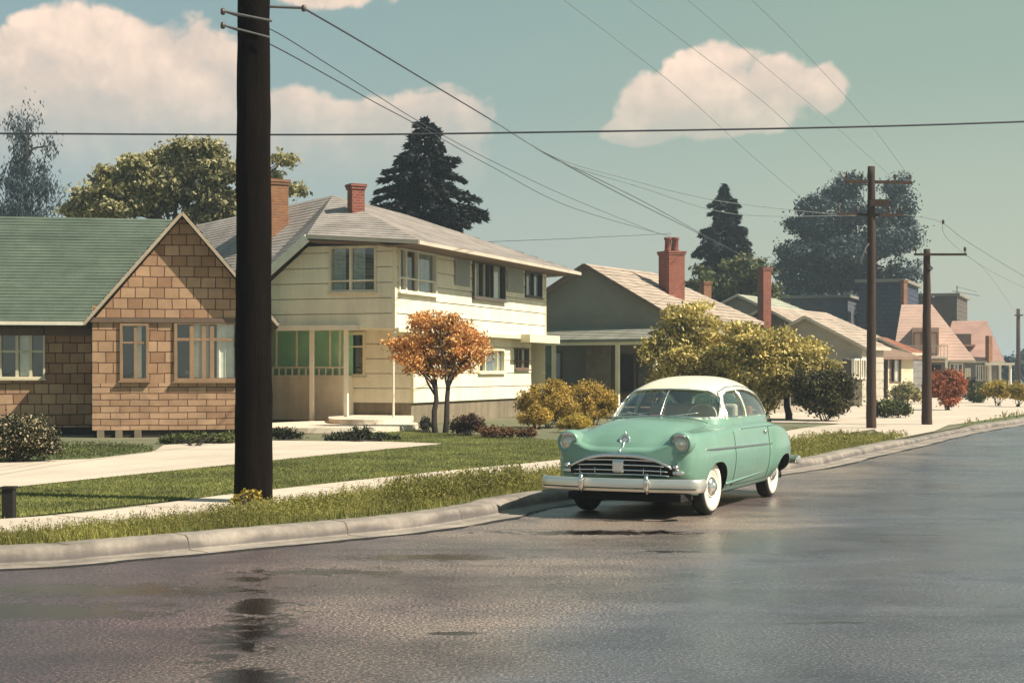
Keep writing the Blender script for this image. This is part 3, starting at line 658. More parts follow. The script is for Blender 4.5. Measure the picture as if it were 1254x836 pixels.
# windows
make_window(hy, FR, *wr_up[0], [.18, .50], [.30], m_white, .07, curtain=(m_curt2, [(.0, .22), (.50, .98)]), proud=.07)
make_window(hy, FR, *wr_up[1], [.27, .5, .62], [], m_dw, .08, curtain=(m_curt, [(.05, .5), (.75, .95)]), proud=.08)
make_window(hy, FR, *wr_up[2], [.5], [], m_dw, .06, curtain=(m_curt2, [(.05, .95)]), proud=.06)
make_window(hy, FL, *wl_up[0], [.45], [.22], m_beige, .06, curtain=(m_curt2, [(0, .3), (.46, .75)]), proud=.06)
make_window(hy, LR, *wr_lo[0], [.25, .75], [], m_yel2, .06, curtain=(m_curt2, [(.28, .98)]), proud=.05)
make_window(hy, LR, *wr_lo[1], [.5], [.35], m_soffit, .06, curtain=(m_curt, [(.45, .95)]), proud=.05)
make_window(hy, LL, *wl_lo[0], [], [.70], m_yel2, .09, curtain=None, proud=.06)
# blue-grey infill panels between the upper windows
m_gp = mat('grey_panel', (.30, .31, .27), .6, .1)
for r_ in ((556, 318, 574, 350), (620, 330, 640, 358)):
    pn = MB(); a = FR.rect(*r_); pn.fbox(FR, a[0], a[1], .032, .045, a[2], a[3]); pn.build('wall_panel', m_gp, hy)
# glazed porch under the left end
SP = Face(uv2(1.45, 7.2), uv2(1.45, 0)); PO = Face(uv2(.15, 7.2), uv2(.15, 0)); tp = SP.tx(425); tq = SP.tx(383)
zs0, zs1, zs2, zs3 = SP.tz(380, 514)[1], SP.tz(380, 460)[1], SP.tz(380, 450)[1], SP.tz(380, 399)[1]
lp = MB(); lp.fbox(SP, 0.3, tp, -.10, .0, zs0, zs1); lp.fbox(SP, .3, tp, -.02, .012, (zs0 + zs1) / 2 - .02, (zs0 + zs1) / 2 + .02); lp.quad((*uv2(1.45, 7.2 - tp), zs0), (*uv2(1.9, 7.2 - tp), zs0), (*uv2(1.9, 7.2 - tp), zs1), (*uv2(1.45, 7.2 - tp), zs1)); lp.build('porch_panel', m_beige, hy)
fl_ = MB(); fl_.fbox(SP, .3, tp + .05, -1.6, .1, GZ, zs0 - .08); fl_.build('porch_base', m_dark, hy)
pg = MB(); pg.fquad(SP, .3, tp, -.06, zs1, zs3); pg.quad(uv(1.5, 7.2 - tp, zs1), uv(1.9, 7.2 - tp, zs1), uv(1.9, 7.2 - tp, zs3), uv(1.5, 7.2 - tp, zs3)); pg.build('porch_glazing', m_glassg, hy)
pb = MB()
pb.fbox(SP, .3, tp, -.05, .04, zs2 - .02, zs2 + .03); pb.fbox(SP, .3, tp, -.05, .04, zs1 - .02, zs1 + .02)
k = int(tp / .24)
for i in range(k): 
    t = .32 + i * (tp - .34) / k; pb.fbox(SP, t - .018, t + .018, -.03, .025, zs1 + .02, zs2 - .02)
pb.build('porch_rail', m_white, hy)
for px in (338, 363, 404, 416): ml = MB(); t = SP.tx(px); ml.fbox(SP, t - .02, t + .02, -.05, .015, zs2 + .03, zs3); ml.build('mullion', m_beige, hy)
pbk = MB(); pbk.fquad(SP, .3, tp, -.42, zs0, zs3); pbk.build('porch_back_wall', mat('green_porch_wall', (.52, .74, .58), .8, .12), hy)
for px in (383, 425):
    t = PO.tx(px); pm = MB(); pm.fbox(PO, t - .055, t + .055, .0, .11, GZ, zU0 - .0); pm.build('porch_post', m_white, hy)
cp = MB(); cp.tube([uv(.06, .06, GZ), uv(.06, .06, zU0 - .1)], .035, 8); cp.build('porch_post', m_white, hy)
bm_ = MB(); tE = PO.tx(443); bm_.fbox(PO, 1.9, tE, .115, .40, zU0 - .04, zU0 + .10); bm_.build('porch_beam', m_white, hy)
# roof
m3 = MB(); ov = 1.1
E0 = uv(-.75, -ov, 5.44); E1 = uv(UL + .9, -ov, 5.44); E2 = uv(-.55, 2.55, 5.72); E3 = uv(-.55, 5.5, 3.45); R0 = uv(3.6, 3.8, 7.36); R1 = uv(8.6, 3.6, 7.25); E4 = uv(UL + .9, 7.6, 5.0); E5 = uv(3.4, 7.6, 4.6)
roof_plane(m3, E0, E1, R1, R0, 26, .011, .10)
roof_plane(m3, E2, E0, R0, R0, 20, .011, .10)
roof_plane(m3, E1, E4, R1, R1, 12, .025, .10)
RL = uv(4.4, 9.6, 6.62); EL = uv(1.6, 9.8, 3.6); MM = Vector(E3).lerp(Vector(R0), (5.72 - 3.45) / (7.36 - 3.45)); EB = uv(9, 10, 4.2)
roof_plane(m3, EL, E3, R0, RL, 34, .011, .10); roof_plane(m3, MM, E2, R0, R0, 14, .011, .10); roof_plane(m3, E3, E3, E2, MM, 18, .011, .10)
roof_plane(m3, E4, EB, R0, R1, 10, .015, .10); roof_plane(m3, EB, EL, RL, R0, 10, .015, .10)
rf = m3.build('roof', m_groof2, hy)
m4 = MB(); m4.add([E0, E1, uv(UL + .1, 0.1, 5.36), uv(.0, 0.1, 5.36)], [(0, 1, 2, 3)]); 
sofd = Vector((0, 0, -.105))
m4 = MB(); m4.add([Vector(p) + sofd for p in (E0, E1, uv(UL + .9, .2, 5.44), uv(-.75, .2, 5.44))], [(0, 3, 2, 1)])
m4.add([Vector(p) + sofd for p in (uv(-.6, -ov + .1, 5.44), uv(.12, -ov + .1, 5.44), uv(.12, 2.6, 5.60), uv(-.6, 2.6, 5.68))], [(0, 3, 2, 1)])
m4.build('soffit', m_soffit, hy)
m5 = MB(); m5.beam(Vector(E0) + Vector((0, 0, -.06)), Vector(E1) + Vector((0, 0, -.06)), .05, .10); m5.beam(Vector(E2) + Vector((0, 0, -.06)), Vector(E0) + Vector((0, 0, -.06)), .05, .10)
m5.build('fascia', m_fascia, hy)
m6 = MB(); m6.beam(Vector(E2) + Vector((0, 0, -.09)), Vector(E3) + Vector((0, 0, -.09)), .06, .24); m6.build('rake_board', m_white, hy)
# rear wing with a street-facing slope
WF = Face(uv2(1.6, 8.6), uv2(1.6, 4.8)); m7 = MB(); grooved(m7, WF, 0, 3.8, .5, 4.5, .45, .02); WF2 = Face(uv2(9, 8.6), uv2(1.6, 8.6)); grooved(m7, WF2, 0, 7.4, .5, 4.5, .45, .02); m7.build('rear_wing_wall', m_yel, hy)
chimney(rf, 319, 354, 221, 282, 49.5, m_cbrick2); chimney(rf, 425, 447, 226, 275, 47.6, m_cbrick)
vp = MB(); q = P(429, 281, 47.0); vp.lathe(q, (0, 0, 1), [(.05, -.1), (.05, .05), (.16, .06), (.16, .10), (0, .13)], 12); vp.build('roof_vent', m_dw, rf)

# ================================================================== grey gabled bungalow
QG = Vector((3.13, 64.0)); dG = Vector((.87, -.5)).normalized(); nG = Vector((dG.y, -dG.x)); bG = -nG
m_stuc = mat('grey_green_stucco', (.25, .235, .18), .95, .14, .8, 30, .5)
m_tanroof = mat('tan_shingle_roof', (.43, .35, .28), .92, .18, .7, 16, .5, streak=.2)
hw = 3.87; zA, zE = 6.16, 3.98
hg = thing('bungalow', 'grey stucco gabled bungalow behind round golden hedge, tall red brick chimney', 'house', (QG.x, QG.y, GZ))
FG = Face(QG - dG * hw, QG + dG * hw); m = MB(); ins = .22
def fgp(t, o, z): return FG(t, o, z)
holes = [(1.7, 2.6, .4, 2.5), (3.9, 4.9, .3, 2.45), (5.3, 6.7, .9, 2.4)]
siding(m, FG, ins, 2 * hw - ins, .3, zE, 3, .0, holes); m.add([fgp(ins, 0, zE - .02), fgp(2 * hw - ins, 0, zE - .02), fgp(hw, 0, zA - .1)], [(0, 1, 2)])
FGr = Face(QG + dG * (hw - ins), QG + dG * (hw - ins) + bG * 9.5); siding(m, FGr, 0, 9.5, .3, zE, 3, 0); FGb = Face(QG - dG * (hw - ins) + bG * 9.5, QG - dG * (hw - ins)); siding(m, FGb, 0, 9.5, .3, zE, 3, 0)
m.build('wall', m_stuc, hg)
for H, nme in zip(holes, ('window', 'door', 'window')):
    make_window(hg, FG, *H, [] if nme == 'door' else [.5], [], m_soffit, .06, curtain=None, name=nme, depth=.5)
def gp(a, o, z): q = QG + dG * a + nG * o; return (q.x, q.y, z)
m = MB(); e = .06
roof_plane(m, gp(hw + e, .35, zE - .03), gp(hw + e, -9.9, zE - .03), gp(0, -6.4, zA), gp(0, .35, zA), 14, .03, .10)
roof_plane(m, gp(-hw - e, -9.9, zE - .03), gp(-hw - e, .35, zE - .03), gp(0, .35, zA), gp(0, -6.4, zA), 14, .03, .10)
roof_plane(m, gp(hw + e, -9.9, zE - .03), gp(-hw - e, -9.9, zE - .03), gp(0, -6.4, zA), gp(0, -6.4, zA), 10, .03, .10)
rg = m.build('roof', m_tanroof, hg)
m = MB(); m.beam(gp(hw + e, .37, zE - .09), gp(0, .37, zA - .06), .05, .14); m.beam(gp(-hw - e, .37, zE - .09), gp(0, .37, zA - .06), .05, .14); m.build('rake_board', m_soffit, hg)
ch = chimney(rg, 807, 838, 308, 372, 66.5, m_cbrick, pots=2)
FP = Face(QG - dG * hw + nG * 2.2, QG + dG * hw + nG * 2.2); ta, tb = FP.tx(640), FP.tx(816)
zp0, zp1 = FP.tz(735, 420)[1], FP.tz(735, 403)[1]
m = MB(); roof_plane(m, FP(ta, .2, zp0 + .14), FP(tb, .2, zp0 + .14), FP(tb, -2.2, zp1 + .15), FP(ta, -2.2, zp1 + .15), 8, .02, .1); m.build('porch_roof', mat('porch_roof_felt', (.26, .26, .21), .9, .2), hg)
m = MB(); m.fbox(FP, ta, tb, .0, .16, zp0 - .08, zp0 + .06); m.build('porch_beam', m_yel2, hg)
for px in (679, 757, 803):
    t = FP.tx(px); m = MB(); m.fbox(FP, t - .07, t + .07, -.02, .12, GZ, zp0 - .08); m.build('porch_post', m_yel2, hg)
m = MB(); a, b_, c_, d_ = FP.rect(645, 421, 676, 480); m.fbox(FP, a, b_, -.12, -.03, GZ, d_); m.build('porch_screen', mat('teal_screen', (.13, .18, .15), .7), hg)
m = MB(); a, b_, c_, d_ = FP.rect(704, 425, 734, 480); m.fbox(FP, a, b_, -1.0, -.92, GZ, zp0); m.build('porch_screen', mat('woven_screen', (.23, .19, .145), .9, .25, 4, 60, .5), hg)
m = MB(); m.fbox(FP, ta, tb, -2.0, .25, GZ - .05, .32); m.build('porch_floor', m_found, hg)

# ================================================================== further houses
def simple_house(name, label, cat, gx, gY, d, half, zE, zA, L, mw_, mr_, wins=(), side_wins=(), end_hip=2.0, ofr=.3, chim=(), fm=None, z0=.15, ins=.25, base_z=GZ):
    """Gable towards the camera side, ridge running back for L metres."""
    d = Vector(d).normalized(); n = Vector((d.y, -d.x)); Q = Vector(((gx - CX) / F * gY, gY))
    h = thing(name, label, cat, (Q.x, Q.y, base_z)); FF = Face(Q - d * half, Q + d * half)
    holes = [FF.rect(*r) for r in wins]; m = MB()
    siding(m, FF, ins, 2 * half - ins, z0, zE, .4, .02, holes)
    siding(m, FF, ins, 2 * half - ins, zE, zA - .1, .4, .02, holes, clip=lambda z: (half - (zA - .08 - z) / (zA - zE) * half, half + (zA - .08 - z) / (zA - zE) * half))
    FS = Face(Q + d * (half - ins), Q + d * (half - ins) - n * L); sh = [FS.rect(*r) for r in side_wins]; siding(m, FS, 0, L, z0, zE, .4, .02, sh)
    FT = Face(Q - d * (half - ins) - n * L, Q - d * (half - ins)); siding(m, FT, 0, L, z0, zE, .4, .02)
    m.build('wall', mw_, h)
    for H in holes: make_window(h, FF, *H, [.5], [], fm or m_white, .08, depth=.5, sill=False)
    for H in sh: make_window(h, FS, *H, [.5], [], fm or m_white, .08, depth=.5, sill=False)
    def q(a, o, z): w_ = Q + d * a + n * o; return (w_.x, w_.y, z)
    m = MB()
    roof_plane(m, q(half, ofr, zE), q(half, -L - ofr, zE), q(0, -L + end_hip, zA), q(0, ofr, zA), 10, .03, .1)
    roof_plane(m, q(-half, -L - ofr, zE), q(-half, ofr, zE), q(0, ofr, zA), q(0, -L + end_hip, zA), 10, .03, .1)
    roof_plane(m, q(half, -L - ofr, zE), q(-half, -L - ofr, zE), q(0, -L + end_hip, zA), q(0, -L + end_hip, zA), 8, .03, .1)
    r = m.build('roof', mr_, h)
    m = MB(); m.beam(q(half, ofr + .02, zE - .06), q(0, ofr + .02, zA - .06), .05, .14); m.beam(q(-half, ofr + .02, zE - .06), q(0, ofr + .02, zA - .06), .05, .14)
    m.beam(q(half + .02, ofr, zE - .05), q(half + .02, -L - ofr, zE - .05), .06, .14); m.build('fascia', m_fascia, h)
    for c in chim: chimney(r, *c)
    return h, FF, FS, q
m_pale = mat('pale_grey_siding', (.42, .38, .30), .8, .15)
m_cream = mat('cream_siding', (.66, .57, .38), .7, .12)
m_pink = mat('pink_shingle', (.50, .34, .27), .9, .18, .7, 16, .4)
m_pink2 = mat('rose_shingle', (.43, .26, .21), .9, .2, .7, 16, .4)
m_gw = mat('grey_siding', (.20, .19, .18), .8, .15)
m_navy = brick_mat('slate_blue_shingle', (.06, .075, .115), (.05, .063, .10), (.035, .042, .065), .5, .3, .03, d=(.87, -.5))
m_gflat = mat('grey_felt_roof', (.25, .235, .20), .9, .25, .4, 8, .4)
dF = (.87, -.5)
simple_house('bungalow', 'low pale roofed bungalow with short brown chimney behind the grey bungalow', 'house', 905, 92, dF, 4.4, 4.3, 6.3, 8, m_stuc, mat('pale_green_roof', (.36, .37, .29), .9, .2), chim=[(856, 871, 345, 380, 84, m_cbrick2)])
simple_house('cottage', 'small tan roofed cottage with tall slim red brick chimney', 'house', 938, 84, dF, 2.9, 3.7, 5.25, 12, m_found, m_tanroof, chim=[(928, 944, 328, 392, 83.5, m_cbrick)])
h5 = simple_house('cottage', 'cream walled cottage with low tan roof behind the nearer tall pole', 'house', 988, 73, dF, 2.9, 2.85, 4.35, 3.4, m_pale, m_tanroof, side_wins=[(1046, 441, 1051, 462), (1054, 441, 1059, 462)], end_hip=.6)
m = MB(); FS = h5[2]; a = FS.tx(1040); m.fbox(FS, a, FS.L, .03, .06, .15, 2.8); 
# brown-roofed porch house
F5 = Face(P(1070, 455, 82).xy, P(1118, 455, 85).xy)
hp = thing('cottage', 'little pale yellow house with hipped brown roof and dark porch doorway', 'house', (F5.p.x, F5.p.y, GZ))
H5 = [F5.rect(1075, 441, 1086, 487), F5.rect(1090, 441, 1102, 467)]
m = MB(); siding(m, F5, 0, F5.L, .15, 2.5, .4, .02, H5); s5 = Face(F5(F5.L, 0, 0)[:2], F5(F5.L, -6, 0)[:2]); siding(m, s5, 0, 6, .15, 2.5, .4, .02); m.build('wall', m_cream, hp)
make_window(hp, F5, *H5[0], [], [], m_soffit, .06, name='door', sill=False); make_window(hp, F5, *H5[1], [.4], [], m_soffit, .08, curtain=(m_curt, [(.45, 1)]), sill=False)
m = MB(); e = .45; c0, c1, c2, c3 = F5(-e, e, 2.5), F5(F5.L + e, e, 2.5), F5(F5.L + e, -6.4, 2.5), F5(-e, -6.4, 2.5); a0, a1 = F5(.7, -2.6, 3.7), F5(F5.L - .7, -3.6, 3.7)
roof_plane(m, c0, c1, a1, a0, 8, .02, .12); roof_plane(m, c1, c2, a1, a1, 8, .02, .12); roof_plane(m, c3, c0, a0, a0, 8, .02, .12); roof_plane(m, c2, c3, a0, a1, 8, .02, .12); m.build('roof', mat('brown_roof', (.24, .155, .11), .9, .2), hp)
simple_house('cottage', 'red roofed cottage wedged in between the tall poles', 'house', 1078, 91, dF, 1.9, 2.8, 3.75, 3, m_gw, mat('rust_roof', (.30, .12, .07), .9, .2))
# dark blue block and the grey flat-roofed one
def block(name, label, x0, x1, Y, ytop, dep, mw_, mr_, d=(.93, -.37), wins=(), chim=None, base=GZ):
    d = Vector(d).normalized(); p0 = Vector(((x0 - CX) / F * Y, Y)); fc = Face(p0, p0 + d); t1 = fc.tx(x1); fc = Face(p0, p0 + d * t1); zt = EYE + (HY - ytop) * Y / F
    h = thing(name, label, 'building', (p0.x, p0.y, base)); m = MB(); holes = [fc.rect(*r) for r in wins]
    siding(m, fc, 0, fc.L, .2, zt, .4, .02, holes); s_ = Face(fc(fc.L, 0, 0)[:2], fc(fc.L, -dep, 0)[:2]); siding(m, s_, 0, dep, .2, zt, .4, .02)
    l_ = Face(fc(0, -dep, 0)[:2], fc(0, 0, 0)[:2]); siding(m, l_, 0, dep, .2, zt, .4, .02); m.build('wall', mw_, h)
    for H in holes: make_window(h, fc, *H, [.5], [], m_fascia, .08, sill=False)
    m = MB(); m.fbox(fc, -.25, fc.L + .25, -dep - .25, .25, zt, zt + .22); r = m.build('roof', mr_, h)
    if chim: chimney(r, *chim)
    return h, fc
block('apartment_block', 'tall dark slate blue block rising behind the nearer tall pole', 1052, 1105, 112, 346, 9, m_navy, m_gflat, chim=(1103, 1111, 343, 440, 108.5, m_cbrick2))
block('flat_roofed_building', 'wide low building with flat grey roof standing under the broad haze-blue tree', 946, 1038, 122, 366, 8, mat('blue_grey_wall', (.09, .10, .12), .9, .3), m_gflat)
block('flat_roofed_building', 'dark brown flat roofed block behind the pink gabled house', 1112, 1172, 135, 363, 9, mat('dark_brown_wall', (.10, .085, .07), .9, .2), m_gflat)
# hip-roofed houses at the far right
def hip_house(name, label, x0, x1, Y, yE, yR, rx0, rx1, dep, mw_, mr_, d, wins=(), side_wins=()):
    d = Vector(d).normalized(); p0 = Vector(((x0 - CX) / F * Y, Y)); fc = Face(p0, p0 + d); fc = Face(p0, p0 + d * fc.tx(x1)); h = thing(name, label, 'house', (p0.x, p0.y, GZ))
    zE_ = EYE + (HY - yE) * fc(fc.L / 2, 0, 0)[1] / F; sf = Face(fc(fc.L - .4, 0, 0)[:2], fc(fc.L - .4, -dep, 0)[:2]); sl2 = Face(fc(.4, -dep, 0)[:2], fc(.4, 0, 0)[:2])
    holes = [fc.rect(*r) for r in wins]; sh = [sf.rect(*r) for r in side_wins]; m = MB(); siding(m, fc, .4, fc.L - .4, .15, zE_, .4, .02, holes); siding(m, sf, 0, dep, .15, zE_, .4, .02, sh); siding(m, sl2, 0, dep, .15, zE_, .4, .02); m.build('wall', mw_, h)
    for H in holes: make_window(h, fc, *H, [.33, .66], [], m_white, .07, sill=False, curtain=(m_curt2, [(.35, .62)]))
    for H in sh: make_window(h, sf, *H, [.5], [], m_white, .07, sill=False)
    back = Face(fc(0, -dep / 2, 0)[:2], fc(fc.L, -dep / 2, 0)[:2]); a0, zR_ = back.tz(rx0, yR); a1, _ = back.tz(rx1, yR); e = .35; m = MB()
    c0, c1, c2, c3 = fc(-e, e, zE_), fc(fc.L + .1, e, zE_), fc(fc.L + .1, -dep - e, zE_), fc(-e, -dep - e, zE_); r0_, r1_ = back(a0, 0, zR_), back(a1, 0, zR_)
    roof_plane(m, c0, c1, r1_, r0_, 18, .012, .12); roof_plane(m, c1, c2, r1_, r1_, 14, .012, .12); roof_plane(m, c2, c3, r0_, r1_, 8, .012, .12); roof_plane(m, c3, c0, r0_, r0_, 8, .012, .12); r = m.build('roof', mr_, h)
    m = MB(); m.beam(Vector(c0) + Vector((0, 0, -.07)), Vector(c1) + Vector((0, 0, -.07)), .05, .13); m.beam(Vector(c1) + Vector((0, 0, -.07)), Vector(c2) + Vector((0, 0, -.07)), .05, .13); m.build('fascia', m_fascia, h)
    return h, fc, sf, r, zE_
h7, F7, S7, r7, zE7 = hip_house('hip_roofed_house', 'pink roofed house with railed balcony dormer behind the red leaved bush', 1100, 1192, 95, 441, 373, 1104, 1141, 7.5, m_gw, m_pink, (.97, -.24), wins=[(1164, 446, 1178, 468), (1183, 452, 1187, 466)])
a, b_, c_, d_ = F7.rect(1117, 435, 1150, 407); c_, d_ = min(c_, d_), max(c_, d_)
m = MB(); m.fbox(F7, a, b_, -3.2, .0, c_, d_ + .3); dm = m.build('dormer', m_pink, h7)
make_window(h7, Face(F7(0, .02, 0)[:2], F7(F7.L, .02, 0)[:2]), a + .15, b_ - .15, c_ + .1, d_ - .05, [.3, .6], [], m_soffit, .07, sill=False, curtain=(m_curt, [(.0, .28)]), depth=.0001 + .4)
m = MB(); m.fbox(F7, a - .3, b_ + .5, .02, 1.2, c_ - .22, c_ - .1); bal = m.build('balcony', m_white, h7)
m = MB()
for i in range(13): t = a - .25 + (b_ - a + .7) * i / 12; m.fbox(F7, t - .018, t + .018, 1.12, 1.16, c_ - .1, c_ + .55)
m.fbox(F7, a - .3, b_ + .5, 1.11, 1.17, c_ + .55, c_ + .6); m.build('railing', m_fascia, bal)
m = MB(); m.fbox(F7, a - .1, b_ + .1, .03, .06, .2, zE7 - .3); m.build('porch_shade_panel', m_dark, h7)  # flat dark panel painting the shade of the open porch under the balcony
for t in (a - .2, b_ + .4): m = MB(); m.fbox(F7, t - .08, t + .08, 1.02, 1.16, GZ, c_ - .22); m.build('balcony_post', m_white, h7)
h9, F9, S9, r9, zE9 = hip_house('hip_roofed_house', 'rose roofed house with dark dormer and white porch columns, farthest along the street', 1158, 1228, 118, 442, 393, 1166, 1208, 8, m_gw, m_pink2, (.97, -.24), wins=[(1196, 448, 1203, 465), (1207, 448, 1213, 465)])
a, b_, c_, d_ = F9.rect(1168, 424, 1190, 405); m = MB(); m.fbox(F9, a, b_, -3.5, -.9, c_ - .2, d_); dm = m.build('dormer', m_soffit, h9); m = MB(); m.fbox(F9, a - .3, b_ + .3, -3.6, -.6, d_, d_ + .16); m.build('dormer_roof', m_pink2, dm)
chimney(r9, 1207, 1215, 411, 440, 117, m_cbrick2, cap=False)
a, b_, c_, d_ = F9.rect(1205, 445, 1240, 441); m = MB(); m.fbox(F9, a, b_, .35, 2.2, zE9 - .32, zE9 - .14); m.build('porch_roof', m_white, h9)
for k_ in range(3): m = MB(); c = F9(a + .3 + (b_ - a - .6) * k_ / 2, 2.0, GZ); m.tube([c, (c[0], c[1], zE9 - .32)], .10, 8); m.build('porch_column', m_white, h9)

# ------------------------------------------------------------------ garden steps, slabs and post
def slab(name, label, pts, z0, z1, m_):
    mb = MB(); c = [G(x, y, GZ) for x, y in pts]; cc_ = sum(c, Vector()) / len(c); r = thing(name, label, 'step', (cc_.x, cc_.y, GZ)); 
    sm_ = spline(c + [c[0]], 5)[:-1]; mb.prism([(p.x, p.y) for p in sm_], z0, z1); mb.build('slab', m_, r); return r
m_st = mat('step_stone', (.62, .55, .44), .85, .12, 1, 20, .3)
slab('stone_step', 'broad low concrete step in front of the glazed porch', [(330, 523.5), (420, 520), (500, 522), (508, 526), (460, 529.5), (330, 530)], GZ, .27, m_st)
slab('stone_step', 'thin rounded slab stacked on the broad low step below the porch post', [(402, 521), (450, 518), (500, 519), (503, 522.5), (470, 525.5), (410, 525)], .272, .40, m_st)
bp_ = G(11, 634, GZ); bo = thing('marker_post', 'short dark post standing in the grass at the left edge', 'post', bp_)
mb = MB(); mb.box(bp_.x - .06, bp_.x + .06, bp_.y - .06, bp_.y + .06, GZ - .02, GZ + .32); mb.box(bp_.x - .075, bp_.x + .075, bp_.y - .075, bp_.y + .075, GZ + .32, GZ + .345); mb.build('post', mat('tarred_post', (.012, .010, .009), .8), bo)
# low garden wall and dark trellis frame by the olive trees
wq = thing('garden_wall', 'low pale grey garden wall under the olive green trees', 'wall', G(955, 497, GZ)); mb = MB(); a = G(925, 497, GZ); b_ = G(968, 497, GZ); mb.beam(a + Vector((0, 0, .42)), b_ + Vector((0, 0, .42)), .2, .85); mb.build('wall', m_pale, wq)
# ================================================================== the saloon
from mathutils.bvhtree import BVHTree
CAR = thing('parked_car', 'mint green vintage two door saloon with cream roof and whitewall tyres, parked by the kerb', 'car', (1.635, 18.99, .004), rz=-R(23.7))
def paint(name, col, rough=.34, coat=.6):
    m, nt, b = node_mat(name); n1 = noise(nt, 3, 4, .6); r1 = ramp(nt, [(.3, tuple(c * .9 for c in col)), (.7, tuple(min(1, c * 1.06) for c in col))]); nt.links.new(n1, r1.inputs[0])
    nt.links.new(r1.outputs[0], b.inputs['Base Color']); n2 = noise(nt, 14, 4, .6); nt.links.new(math_n(nt, 'MULTIPLY_ADD', n2, .22, rough - .1), b.inputs['Roughness'])
    b.inputs['Coat Weight'].default_value = coat; b.inputs['Coat Roughness'].default_value = .07; b.inputs['Specular IOR Level'].default_value = .4
    return m
m_green = paint('mint_green_paint', (.16, .295, .22), .36, .85)
m_creamp = paint('cream_roof_paint', (.80, .73, .54), .4, .5)
m_well = mat('wheel_arch_black', (.012, .012, .012), .95, .2)
m_chr, nt, b = node_mat('chrome'); b.inputs['Base Color'].default_value = (.78, .76, .72, 1); b.inputs['Metallic'].default_value = 1
nt.links.new(math_n(nt, 'MULTIPLY_ADD', noise(nt, 20, 4, .6), .25, .06), b.inputs['Roughness'])
m_bump, nt, b = node_mat('dulled_bumper_chrome'); b.inputs['Base Color'].default_value = (.82, .77, .68, 1); b.inputs['Metallic'].default_value = .85
nt.links.new(math_n(nt, 'MULTIPLY_ADD', noise(nt, 12, 4, .6), .22, .22), b.inputs['Roughness'])
m_tyre = mat('tyre_rubber', (.022, .022, .022), .8, .2, 6, 60, .3)
m_ww = mat('whitewall', (.80, .74, .60), .6, .06)
m_seam = mat('door_gap', (.03, .06, .045), .8, .1)
m_lens, nt, b = node_mat('headlamp_glass'); b.inputs['Base Color'].default_value = (.62, .58, .48, 1); b.inputs['Roughness'].default_value = .12; b.inputs['Metallic'].default_value = .35; b.inputs['Coat Weight'].default_value = 1
m_cglass = glass_mat('car_glass', (.93, .96, .94), .015, base=.08)
m_seat = mat('cream_seat_cloth', (.70, .62, .48), .9, .15); m_seat2 = mat('rust_seat_cloth', (.30, .10, .05), .9, .2)
def cat_rom(rows, per):
    rows = np.array(rows, float); n = len(rows); out = []
    for i in range(n - 1):
        p1, p2 = rows[i], rows[i + 1]; p0 = rows[i - 1] if i else 2 * p1 - p2; p3 = rows[i + 2] if i + 2 < n else 2 * p2 - p1
        for k in range(per):
            t = k / per; out.append(.5 * ((2 * p1) + (p2 - p0) * t + (2 * p0 - 5 * p1 + 4 * p2 - p3) * t * t + (3 * p1 - p0 - 3 * p2 + p3) * t ** 3))
    out.append(rows[-1]); return np.array(out)
#       Y,   zb,  wS,  x42, x62,  x80,  x6,  z6,  xF,  zF,  xV,  zV,  xH,  zH,  zC
ST = [(-.83, .40, .70, .80, .84, .835, .80, .90, .72, .945, .60, .91, .42, .84, .830),
      (-.76, .34, .72, .83, .87, .865, .82, .925, .73, .975, .60, .945, .43, .90, .905),
      (-.62, .28, .76, .86, .90, .89, .845, .945, .75, .995, .61, .975, .44, .985, 1.000),
      (-.38, .26, .80, .88, .915, .905, .86, .955, .76, 1.005, .63, 1.00, .46, 1.055, 1.085),
      (0.0, .25, .82, .90, .93, .92, .87, .965, .77, 1.015, .65, 1.025, .48, 1.10, 1.145),
      (.40, .25, .84, .91, .94, .93, .885, .975, .78, 1.025, .67, 1.045, .50, 1.115, 1.160),
      (.75, .25, .85, .915, .945, .935, .90, .98, .80, 1.035, .69, 1.065, .50, 1.115, 1.145),
      (1.15, .25, .855, .92, .95, .94, .91, .985, .83, 1.045, .72, 1.075, .45, 1.10, 1.115),
      (1.8, .25, .855, .92, .95, .94, .91, .985, .83, 1.05, .72, 1.075, .45, 1.09, 1.10),
      (2.25, .25, .85, .92, .95, .94, .91, .99, .83, 1.05, .71, 1.075, .45, 1.09, 1.10),
      (2.42, .25, .85, .925, .958, .95, .92, .995, .83, 1.055, .71, 1.075, .45, 1.09, 1.10),
      (2.56, .25, .85, .985, 1.025, 1.01, .96, .985, .83, 1.045, .70, 1.07, .45, 1.09, 1.10),
      (2.9, .26, .85, .995, 1.04, 1.02, .955, .96, .80, 1.03, .66, 1.045, .44, 1.08, 1.10),
      (3.3, .30, .82, .965, 1.005, .985, .92, .92, .77, .99, .60, 1.01, .42, 1.04, 1.06),
      (3.65, .33, .76, .89, .92, .90, .84, .86, .70, .92, .55, .94, .40, .96, .98),
      (3.92, .36, .68, .81, .84, .81, .74, .77, .62, .82, .50, .84, .36, .86, .875),
      (4.07, .40, .60, .72, .74, .71, .64, .69, .54, .73, .42, .75, .30, .765, .775)]
def bow(x, Y):
    a = 0
    if Y < .3: a = .13 * ((.3 - Y) / 1.13) ** 1.5
    if Y > 3.2: a = -.16 * ((Y - 3.2) / .87) ** 1.5
    return a * (x / .85) ** 2
